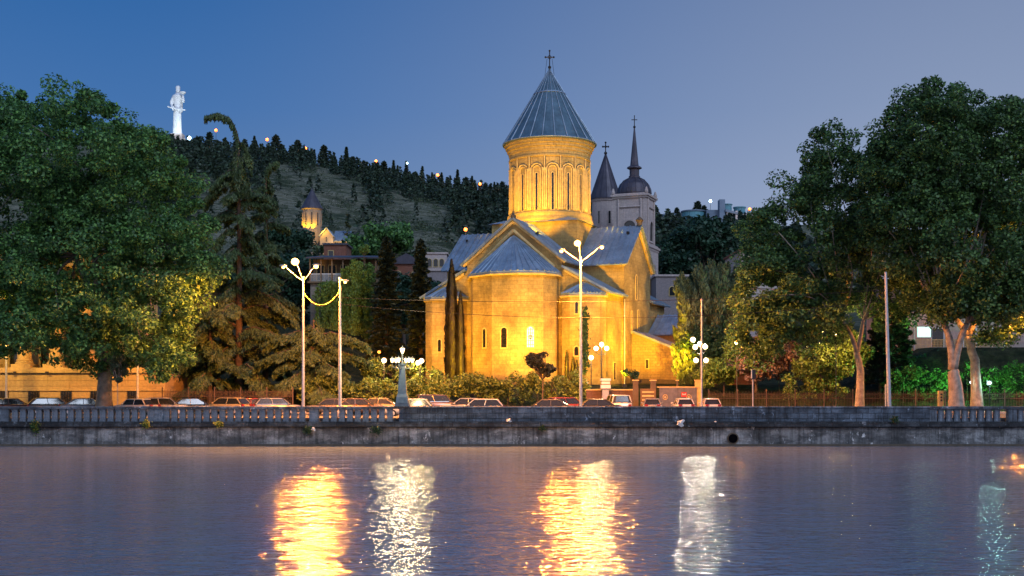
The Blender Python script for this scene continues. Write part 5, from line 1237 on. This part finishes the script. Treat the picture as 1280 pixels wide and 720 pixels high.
broad_tree('small_tree', 'dark undergrowth tree behind the fence below the short cedar', (P(235, 0, 114).x, 114, 2.6), [ell(235, 440, 40, 32, 114, 3), ell(205, 465, 20, 20, 112, 2)], 110, 120, .16, M['leaf_dark'], .2, 'barkdark', (.6, 1.0), trunk_pts=[P(235, 470, 114)])
broad_tree('small_tree', 'leafy green tree rising behind the hedge next to the candelabra lamp', (P(500, 0, 112).x, 112, 4.0), [ell(470, 462, 20, 14, 112, 2), ell(512, 468, 16, 14, 111, 1.6), ell(545, 474, 12, 9, 111, 1.4)], 70, 90, .15, M['leaf_hedge'], .1, 'barkdark', (.4, .7), trunk_pts=[P(500, 478, 112)])
broad_tree('small_tree', 'bushy tree hiding the lamp base right of the cathedral gate', (P(905, 0, 113).x, 113, 3.6), [ell(905, 462, 24, 18, 113, 2), ell(885, 470, 14, 12, 112, 1.4), ell(925, 440, 18, 30, 114, 2)], 80, 100, .15, M['leaf_ivy'], .12, 'barkdark', (.4, .7), trunk_pts=[P(905, 475, 113)])
# hedges
def hedge(label, pa, pb, pyt, pyb, Y, d, mat='leaf_hedge', nper=260, group='hedges', name='hedge', cat='hedge', size=.13):
    a = P(pa, pyb, Y); b = P(pb, pyt, Y); L_ = b.x - a.x
    t = thing(name, label, cat, ((a.x + b.x) / 2, Y, 2.1), group)
    mb = MB(); k = 0; x = a.x + .4
    while x < b.x: mb.tube([(x, Y + d / 2, 2.0), (x + random.uniform(-.2, .2), Y + d / 2, (a.z + b.z) / 2 + .5)], [.05, .03], 5); x += 1.4
    mb.build('stem', M['barkdark'], t)
    n = int(L_ * nper / 18); c = np.stack([RNG.uniform(a.x, b.x, n), Y + RNG.uniform(0, d, n), np.zeros(n)], 1)
    topz = b.z + .3 * np.sin(c[:, 0] * 1.3) + .22 * np.sin(c[:, 0] * 3.1 + 1) - .3
    c[:, 2] = a.z + (topz - a.z) * RNG.uniform(0, 1, n) ** .7
    rad = RNG.uniform(.3, .6, n); q = clump_leaves(c, rad, 44, size)
    quads('foliage', *q, M[mat], t); return t
hedge('long leafy hedge behind the parked cars below the cathedral apse', 556, 735, 468, 502, 107, 2.4, nper=340)
hedge('leafy hedge behind the candelabra lamp and left lamp poles', 372, 556, 474, 502, 107, 2.2, nper=300)
hedge('low planting between the right gate and the plane trunk', 985, 1060, 470, 500, 106, 2.0, 'leaf_hedge', 200)
hedge('bright green shrubbery left of the forked trunk, lit by the park floodlamps', 1112, 1200, 458, 500, 108, 3.0, 'leaf_bright', 300)
hedge('green shrubbery right of the forked trunk at the frame edge', 1212, 1310, 455, 500, 108, 3.0, 'leaf_bright', 300)
hedge('pale flowering shrubs on the rubble wall behind the right fence', 972, 1032, 452, 476, 113, 1.4, 'leaf_pink', 260, 'hedges', 'flowering_shrub', 'shrub')
hedge('bushes at the foot of the balcony house', 1130, 1285, 442, 462, 117, 3.0, 'leaf_dark', 220)

# ------------------------------------------------------------------ wooded hill
def terr_pts(n, pxr, ymin, ymax, dens=None):
    out = []
    while len(out) < n:
        Y = random.uniform(ymin, ymax); px = random.uniform(*pxr); x = (px - 640) / FOC * Y
        if dens and random.random() > dens(px, Y): continue
        out.append((x, Y))
    return out
def wood(name, label, pts, hr, wr, per, mat, con=True, cat='trees'):
    Cs, As, Bs = [], [], []
    for (x, y) in pts:
        h = random.uniform(*hr); w_ = random.uniform(*wr) * h; z = tz(x, y) - .5
        tt = RNG.uniform(0, 1, per) ** (.9 if con else .7); a = RNG.uniform(0, 2 * PI, per)
        prof = (1 - tt) ** .8 * (1 + .3 * np.sin(tt * 26)) if con else np.sin(np.clip(tt * .8 + .2, 0, 1) * PI) ** .5 * (1 + .2 * np.sin(a * 3 + x))
        r = w_ * prof * RNG.uniform(.5, 1, per)
        Cs.append(np.stack([x + r * np.cos(a), y + r * np.sin(a), z + h * tt], 1))
        d = unit(np.stack([np.cos(a), np.sin(a), np.full(per, -.1 if con else .3)], 1) + RNG.normal(size=(per, 3)) * .5); s = unit(np.cross(d, rdir(per)))
        L_ = h * (.085 if con else .11) * RNG.uniform(.6, 1.4, (per, 1)); As.append(d * L_); Bs.append(s * L_ * .55)
    return tag(quads(name, np.concatenate(Cs), np.concatenate(As), np.concatenate(Bs), mat), label, cat, None, 'stuff')
M['hill_con'] = leaves('needles_hill_wood', (.032, .056, .036), .6, .1, (1.1, 1.1, 1), .05)
M['hill_scrub'] = leaves('scrub_foliage', (.055, .085, .045), .6, .1, (1.3, 1.1, .9), .04)
def dcon(px, Y):
    f = (Y - 200) / 450; lim = .86 - .34 * np.clip((px - 350) / 280, 0, 1)
    if px > 780: lim = 9 if (px > 822 and Y > 470) else .35
    if px < 330: lim = .55
    if lim > 5: return 0
    return 1.0 if f > lim + .09 * math.sin(px * .05) + .06 * math.sin(px * .13) + .04 * math.sin(Y * .06 + px * .02) else .03
wood('hillside_wood', 'dark conifer wood covering the upper hillside below the ridge', terr_pts(2600, (130, 1000), 330, 655, dcon), (5, 11), (.22, .34), 70, M['hill_con'])
wood('hillside_scrub', 'scattered dark scrub on the bare rocky slope around the hill church', terr_pts(2600, (230, 700), 230, 640, lambda p, y: .45 + .55 * math.sin(p * .11 + y * .05)), (.7, 3.4), (.5, 1.1), 26, M['hill_scrub'], False)
wood('hill_foot_wood', 'dark leafy wood at the foot of the hill behind the rooftops', terr_pts(170, (330, 640), 222, 300), (4, 8), (.45, .65), 150, M['hill_scrub'], False)
wood('far_right_wood', 'dark leafy wood below the glass complex on the right hill', terr_pts(420, (800, 1010), 240, 400), (5, 9), (.4, .6), 110, M['hill_con'], False)
def proto(label, h, r, n, size, mat, shape): return conifer('ridge_conifer', label, (0, 700, 100), h, r, mat, n, size, group='conifers along the ridge', shape=shape)
sil = [(250, 'a', 9), (262, 'b', 11), (306, 'b', 9), (318, 'a', 11), (345, 'b', 13), (352, 'b', 9), (363, 'a', 8), (372, 'b', 12), (393, 'a', 9), (405, 'b', 12), (418, 'b', 8), (433, 'a', 14), (441, 'b', 10), (455, 'b', 9), (462, 'a', 8), (480, 'b', 10), (492, 'a', 11), (497, 'a', 9), (508, 'a', 12), (519, 'b', 8), (528, 'a', 11), (540, 'a', 9), (552, 'a', 10), (560, 'b', 8), (572, 'a', 12), (583, 'b', 9), (590, 'a', 10), (607, 'b', 8), (618, 'a', 9), (628, 'b', 10), (12, 'a', 20), (846, 'b', 8), (872, 'b', 12), (880, 'b', 10), (950, 'b', 10), (958, 'b', 9)]
words = ['statue', 'hill church', 'drum']
pa = proto('pointed conifer on the ridge', 10, 1.7, 1500, .42, 'hill_con', .9); pb = proto('bushy conifer on the ridge', 9, 2.9, 2200, .45, 'hill_con', .45)
cnt = {}
for i, (px, k, h) in enumerate(sil):
    x = (px - 640) / FOC * 648; src = pa if k == 'a' else pb; hs = 1.25 * h / (10 if k == 'a' else 9)
    kind = 'slim pointed' if k == 'a' else 'broad bushy'
    place = ('at the far left above the big plane tree' if px < 100 else 'between the statue and the cedar top' if px < 300 else 'just right of the cedar top' if px < 336 else 'between second and third orange lamps' if px < 382 else 'between third and fourth orange lamps' if px < 470 else 'between fourth and fifth orange lamps' if px < 547 else 'near the drum' if px < 700 else 'beside the glass complex')
    key = (kind, place); cnt[key] = cnt.get(key, 0) + 1; o_ = ['first', 'second', 'third', 'fourth', 'fifth', 'sixth'][cnt[key] - 1]
    tot = sum(1 for q in sil if True)
    lab = '%s %s ridge conifer from left, %s' % (o_, kind, place)
    dst = copy_tree(src, (x, 648, tz(x, 648) - .8), random.uniform(0, 6), lab, hs)
for s0 in (pa, pb):
    for ch in list(s0.children): bpy.data.objects.remove(ch)
    bpy.data.objects.remove(s0)

# ------------------------------------------------------------------ fences, gate, signs
def fence(label, pxa, pxb, Y, h=2.0, z0=2.12, mat='rustiron', orn=True):
    a = P(pxa, 0, Y).x; b = P(pxb, 0, Y).x; n = max(1, round((b - a) / 2.6)); st = (b - a) / n
    t = thing('iron_fence', label, 'fence', ((a + b) / 2, Y, z0), 'iron railings along the park pavement')
    for i in range(n + 1):
        x = a + i * st; mb = MB(); mb.box(x - .05, x + .05, Y - .05, Y + .05, z0, z0 + h + .15); mb.lathe(x, Y, [(.07, z0 + h + .15), (.08, z0 + h + .22), (.01, z0 + h + .36)], 6); mb.build('post', M[mat], t)
    first = None
    for i in range(n):
        x0 = a + i * st + .06
        if first is None:
            mb = MB()
            for z in (.15, h - .55, h - .15): mb.box(x0, x0 + st - .12, Y - .02, Y + .02, z0 + z, z0 + z + .05)
            k = 0; m = int((st - .12) / .14)
            for k in range(m + 1):
                x = x0 + (st - .12) * k / m; mb.box(x - .011, x + .011, Y - .045, Y - .023, z0 + .05, z0 + h + (.12 if k % 2 else 0))
                if k < m and orn: mb.tube([(x + .07 + .05 * math.cos(q), Y, z0 + h - .33 + .12 * math.sin(q)) for q in np.linspace(0, 2 * PI, 9)], .009, 3)
            first = mb.build('railing_panel', M[mat], t); fx = x0
        else:
            o = first.copy(); COL.objects.link(o); o.parent = t; o.location = first.location + Vector((x0 - fx, 0, 0))
    return t
fence('iron railing fence under the cedars left of the lamp poles', 203, 366, 103.6, 1.9)
fence('iron railing fence from the gate pillar to the wide plane tree', 886, 1066, 103.6, 1.7)
fence('iron railing fence running right of the plane trunk to the frame edge', 1070, 1330, 103.6, 1.7)
# gate wall
Y = 104.5
t = thing('gate', 'grey sheet-metal double gate with round emblems behind the parked cars', 'gate', (P(851, 0, Y).x, Y, 2.1))
a, b = P(824, 0, Y).x, P(871, 0, Y).x; zg = P(0, 484.5, Y).z
for i in range(2):
    x0_ = a + (b - a) * i / 2 + .02; x1_ = x0_ + (b - a) / 2 - .04; mb = MB(); mb.box(x0_, x1_, Y, Y + .05, 2.15, zg)
    for k in range(14): x = x0_ + (x1_ - x0_) * (k + .5) / 14; mb.box(x - .02, x + .02, Y - .03, Y - .003, 2.2, zg - .05)
    mb.build('leaf', M['gatesteel'], t)
    mb = MB(); xc = P(831.5 if i == 0 else 861, 0, Y).x; zc_ = P(0, 496.5, Y).z
    mb.tube([(xc + .22 * math.cos(q), Y - .05, zc_ + .22 * math.sin(q)) for q in np.linspace(0, 2 * PI, 17)], .035, 5); mb.tube([(xc, Y - .05, zc_), (xc, Y - .03, zc_)], .1, 8); mb.build('emblem', M['trim'], t)
mb = MB(); mb.box(a - .2, b + .2, Y - .04, Y + .1, zg + .003, zg + .1); mb.build('top_beam', M['trim'], t)
for px in (795, 817, 847, 873):
    x = P(px, 0, Y).x; t = thing('gate_post', 'square stone pillar %s' % {795: 'left of the brown notice board', 817: 'between the notice board and the metal gate', 847: 'of thin iron rising mid-gate behind the leaves', 873: 'at the right end of the metal gate'}[px], 'pillar', (x, Y + .3, 2.1), 'gate pillars')
    w_ = .09 if px == 847 else .24; zt_ = P(0, 476, Y).z
    mb = MB(); mb.box(x - w_, x + w_, Y + .12, Y + .12 + 2 * w_, 2.1, zt_); mb.build('shaft', M['darkstone'] if px != 873 else M['trim'], t)
    mb = MB(); mb.box(x - w_ - .05, x + w_ + .05, Y + .07, Y + .17 + 2 * w_, zt_, zt_ + .1); mb.build('cap', M['trim'], t)
c = P(855, 493, Y - .1)
t = thing('warning_sign', 'small red square sign with a pale winged mark on the metal gate', 'sign', (c.x, Y - .12, c.z))
mb = MB(); mb.box(c.x - .24, c.x + .24, Y - .10, Y - .07, c.z - .22, c.z + .22); mb.build('panel', M['red'], t)
mb = MB(); z = c.z
mb.extrude([(c.x - .17, Y - .104, z + .12), (c.x - .02, Y - .104, z + .02), (c.x - .1, Y - .104, z - .12)], (0, -.01, 0)); mb.extrude([(c.x + .17, Y - .104, z + .12), (c.x + .1, Y - .104, z - .12), (c.x + .02, Y - .104, z + .02)], (0, -.01, 0))
mb.build('mark', M['white'], t)
c = P(812, 490, Y - 1.2)
t = thing('notice_board', 'brown timber notice board by the left gate pillar', 'notice board', (c.x, Y - 1.2, 2.1))
mb = MB(); mb.box(c.x - .85, c.x + .55, Y - 1.22, Y - 1.14, 2.5, 4.2); mb.build('board', plain('brown_board', (.12, .075, .03), .7), t)
mb = MB()
for k in range(4): mb.box(c.x - .7, c.x + .4, Y - 1.25, Y - 1.224, 2.75 + k * .36, 2.87 + k * .36)
mb.build('slat', M['trim'], t)
mb = MB(); mb.box(c.x - .8, c.x - .7, Y - 1.13, Y - 1.05, 2.1, 4.1); mb.box(c.x + .4, c.x + .5, Y - 1.13, Y - 1.05, 2.1, 4.1); mb.build('leg', M['darkstone'], t)
c = P(757, 480, 105)
t = thing('pale_kiosk', 'small pale box kiosk with stepped top left of the churchyard gate', 'kiosk', (c.x, 105, 2.1))
mb = MB(); mb.box(c.x - .3, c.x + .3, 105, 105.6, 2.1, P(0, 486, 105).z); mb.build('base', M['steel'], t)
for k, (w_, a_, b_) in enumerate(((.46, 485.5, 481), (.4, 480, 477), (.48, 476, 473))): mb = MB(); mb.box(c.x - w_, c.x + w_, 104.8, 105.7, P(0, a_, 105).z, P(0, b_, 105).z); mb.build('shelf', M['white'], t)
# retaining wall along the churchyard
for (pa_, pb_, lab, m_, top) in ((733, 794, 'reddish retaining wall left of the churchyard gate', 'redwall', 488),):
    a = P(pa_, 0, 106).x; b = P(pb_, 0, 106).x; mb = MB(); mb.box(a, b, 106, 106.4, 2.0, P(0, top, 106).z); t = thing('retaining_wall', lab, 'wall', ((a + b) / 2, 106, 2.0), 'churchyard walls')
    mb.build('masonry', M[m_], t); mb = MB(); mb.box(a, b, 105.95, 106.45, P(0, top, 106).z + .002, P(0, top, 106).z + .12); mb.build('coping', M['trim'], t)
c = P(929, 449, 118); t = thing('brick_parapet', 'short red brick parapet among the shrubs right of the pale pole', 'wall', (c.x, 118, 5)); mb = MB(); mb.box(c.x - 1.3, c.x + 1.3, 118, 118.3, 4.2, c.z + .3); mb.build('masonry', M['brickred'], t)
mb = MB(); mb.box(c.x - 1.4, c.x + 1.4, 117.95, 118.35, c.z + .303, c.z + .4); mb.build('coping', M['trim'], t)
# small post with box, cabinet, sign
c = P(941, 466, 89); t = thing('control_box_post', 'thin pole carrying a small grey control box', 'post', (c.x, 89, 2.1)); mb = MB(); mb.tube([(c.x, 89, 2.1), (c.x, 89, c.z + .1)], .05, 8); mb.build('pole', M['steel'], t)
mb = MB(); mb.box(c.x - .12, c.x + .2, 88.85, 89.05, c.z - .5, c.z + .25); mb.build('box', M['iron'], t); mb = MB(); mb.box(c.x - .14, c.x - .08, 88.84, 89.0, c.z - .45, c.z + .28); mb.build('visor', M['steel'], t)
c = P(1107, 470, 101); t = thing('fence_post', 'short grey post just left of the bare pole', 'post', (c.x, 101, 2.1)); mb = MB(); mb.tube([(c.x, 101, 2.1), (c.x, 101, 4.5)], .07, 8); mb.build('shaft', M['steel'], t); mb = MB(); mb.ball((c.x, 101, 4.52), .09); mb.build('cap', M['steel'], t)
c = P(1176, 498, 94); t = thing('electrical_cabinet', 'small pale cabinet with dark holes left of the forked trunk', 'cabinet', (c.x, 94, 2.1)); mb = MB(); mb.box(c.x - .2, c.x + .2, 93.9, 94.2, 2.1, 4.1); mb.build('body', M['trim'], t)
for k in range(3): mb = MB(); mb.tube([(c.x, 93.86, 3.3 + k * .25), (c.x, 93.9, 3.3 + k * .25)], .08, 10); mb.build('opening', M['iron'], t)

# ------------------------------------------------------------------ cars
CARM = {}
def paint(nm, c, metal=.25):
    if nm not in CARM:
        m, nt, b, o = newmat('car_paint_' + nm); b.inputs['Base Color'].default_value = (*c, 1); b.inputs['Metallic'].default_value = metal
        b.inputs['Roughness'].default_value = .38; b.inputs['Coat Weight'].default_value = .6; b.inputs['Coat Roughness'].default_value = .12; CARM[nm] = m
    return CARM[nm]
KINDS = {   # length, width, belt z, roof z, cabin bottom x (rear,front), cabin top x (rear,front), bonnet drop
    'sedan': (4.5, 1.76, .93, 1.43, (-1.75, 1.25), (-1.0, .45), .06),
    'hatch': (4.1, 1.74, .95, 1.48, (-1.98, 1.20), (-1.45, .45), .05),
    'suv': (4.6, 1.86, 1.12, 1.72, (-2.2, 1.10), (-1.95, .45), .04),
    'old': (4.1, 1.62, .92, 1.40, (-1.6, 1.05), (-1.15, .55), .03),
    'van': (4.4, 1.75, 1.05, 1.75, (-2.1, 1.35), (-2.0, .70), .05)}
def rring(x0, x1, hw, z, r=.2, n=4):
    pts = []
    for cx, cy, a0 in ((x1 - r, hw - r, 0), (x0 + r, hw - r, PI / 2), (x0 + r, -hw + r, PI), (x1 - r, -hw + r, 1.5 * PI)):
        for k in range(n): a = a0 + PI / 2 * k / (n - 1); pts.append((cx + r * math.cos(a), cy + r * math.sin(a), z))
    return pts
def loft(rings):
    mb = MB(); n = len(rings[0]); vs = [p for r in rings for p in r]
    fs = [(j * n + i, j * n + (i + 1) % n, (j + 1) * n + (i + 1) % n, (j + 1) * n + i) for j in range(len(rings) - 1) for i in range(n)]
    fs += [tuple(range(n - 1, -1, -1)), tuple((len(rings) - 1) * n + i for i in range(n))]
    return mb.add(vs, fs)
def car(label, px, Y, rot, kind, pcol, body, roofz=None):
    L_, Wd, bz, rz_, cb, ct, bd = KINDS[kind]; x = (px - 640) / FOC * Y
    t = thing('parked_car', label, 'car', (0, 0, 0), 'cars parked along the road'); hl, hw = L_ / 2, Wd / 2
    pm = paint(pcol, body)
    rg = [rring(-hl + .12, hl - .12, hw - .06, .24, .3), rring(-hl, hl, hw, .42, .32), rring(-hl, hl, hw, .66, .34), rring(-hl + .05, hl - .1, hw - .03, bz - .12, .36), rring(-hl + .16, hl - .3, hw - .09, bz - .02, .38)]
    rg[4] = [(a, b, z - bd * max(0, a / hl) * 1.5) for a, b, z in rg[4]]
    o = loft(rg).build('body', pm, t, True)
    cab = [rring(cb[0], cb[1], hw - .10, bz - .03, .22), rring(cb[0] * .97 + ct[0] * .03, cb[1] * .97 + ct[1] * .03, hw - .12, bz + .02, .22), rring(ct[0] - .06, ct[1] + .12, hw - .26, rz_ - .07, .2)]
    loft(cab).build('windows', M['glassdark'], t)
    top = [rring(ct[0] - .08, ct[1] + .12, hw - .25, rz_ - .08, .2), rring(ct[0] - .02, ct[1] + .04, hw - .28, rz_ - .02, .2), rring(ct[0] + .25, ct[1] - .25, hw - .45, rz_, .2)]
    loft(top).build('roof', pm, t, True)
    def pil(xb, xt, w=.035):
        for sg in (-1, 1):
            mb = MB(); mb.tube([(xb, sg * (hw - .11), bz - .02), (xt, sg * (hw - .255), rz_ - .06)], w, 5); mb.build('pillar', pm, t)
    pil(cb[1] - .14, ct[1] + .03); pil(cb[0] + .14, ct[0] + .05, .06); pil((cb[0] + cb[1]) / 2, (ct[0] + ct[1]) / 2, .028)
    for sx in (-hl + .78, hl - .82):
        for sg in (-1, 1):
            mb = MB(); mb.tube([(sx, sg * (hw - .2), .31), (sx, sg * (hw + .01), .31)], .31, 18); wh = mb.build('wheel', M['iron'], t)
            mb = MB(); mb.tube([(sx, sg * (hw - .0), .31), (sx, sg * (hw + .025), .31)], .19, 12); mb.build('rim', M['steel'], wh)
    for sg in (-1, 1):
        mb = MB(); mb.obox((hl - .14, sg * (hw - .32), .66), (.2, .36, .15)); mb.build('headlight', M['white'], t)
        mb = MB(); mb.obox((-hl + .08, sg * (hw - .28), .80), (.14, .28, .22)); mb.build('tail_light', M['tail'], t)
        mb = MB(); mb.ball((cb[1] - .32, sg * (hw + .06), bz + .04), (.07, .12, .08), 8, 6); mb.build('mirror', pm, t)
    mb = MB(); mb.obox((-hl - .005, 0, .55), (.03, .5, .12)); mb.build('number_plate', M['white'], t)
    t.location = (x, Y, 2.0); t.rotation_euler = (0, 0, rot); return t
CW, CR, CB, CG = (.42, .42, .42), (.20, .025, .015), (.02, .022, .025), (.22, .24, .26)
car('dark car at the far left below the basement windows', 14, 97, .5, 'sedan', 'maroon', (.10, .04, .035))
car('dark hatchback parked between the first two basement windows', 66, 97, .45, 'hatch', 'brown', (.09, .06, .05))
car('grey-blue sedan parked left of the big trunk', 108, 97, .4, 'sedan', 'slate', (.14, .15, .18))
car('white car right of the big trunk with light roof pillars', 170, 96, PI - .35, 'old', 'white', CW)
car('dark grey car right of the white one at the fence start', 205, 97, .3, 'hatch', 'grey', CG)
car('dark estate car parked in front of the left iron fence', 241, 98, .35, 'sedan', 'black', CB)
car('golden beige hatchback in front of the left iron fence', 284, 98, PI - .35, 'hatch', 'gold', (.28, .22, .12))
car('bright red old car parked left of the three-headed lamp', 315, 99, .5, 'old', 'red', CR)
car('grey sedan parked by the foot of the three-headed lamp', 346, 96, .3, 'hatch', 'slate', (.14, .15, .18))
car('long dark hatchback between the two left lamp poles', 416, 96, PI - .05, 'sedan', 'darkgrey', (.07, .07, .075))
car('dark car just right of the small-lamp pole', 449, 96, 0, 'sedan', 'brown', (.09, .06, .05))
car('pale gold sedan partly hidden left of the candelabra column', 470, 98.5, PI, 'sedan', 'gold', (.28, .22, .12))
car('silver hatchback behind the candelabra column', 511, 91, PI, 'hatch', 'silver', (.42, .42, .44))
car('dark off-roader right of the silver hatchback', 549, 98.8, 0.25, 'suv', 'brown', (.09, .06, .05), )
car('white hatchback below the hedge at the centre', 600, 90.6, PI, 'hatch', 'white', CW)
car('grey hatchback just behind the white one at the centre', 582, 98, PI, 'sedan', 'grey', CG)
car('dark sedan left of the front street lamp', 684, 91.5, PI, 'sedan', 'darkgrey', (.07, .07, .075))
car('red car squeezed behind the dark sedan left of the front street lamp', 709, 99, .4, 'hatch', 'red', CR)
car('black sedan immediately right of the front street lamp', 742, 93.2, PI, 'sedan', 'black', CB)
car('white off-roader seen from behind, right of the black sedan', 771, 98, PI / 2 + .12, 'suv', 'white', CW)
car('blue-grey car seen end on below the notice board', 815, 98, PI / 2 - .1, 'old', 'slate', (.14, .15, .18))
car('small pale car seen end on in front of the metal gate', 854, 98, PI / 2, 'old', 'silver', (.42, .42, .44))
car('small white car seen end on right of the metal gate', 888, 98, PI / 2 - .05, 'old', 'white', CW)
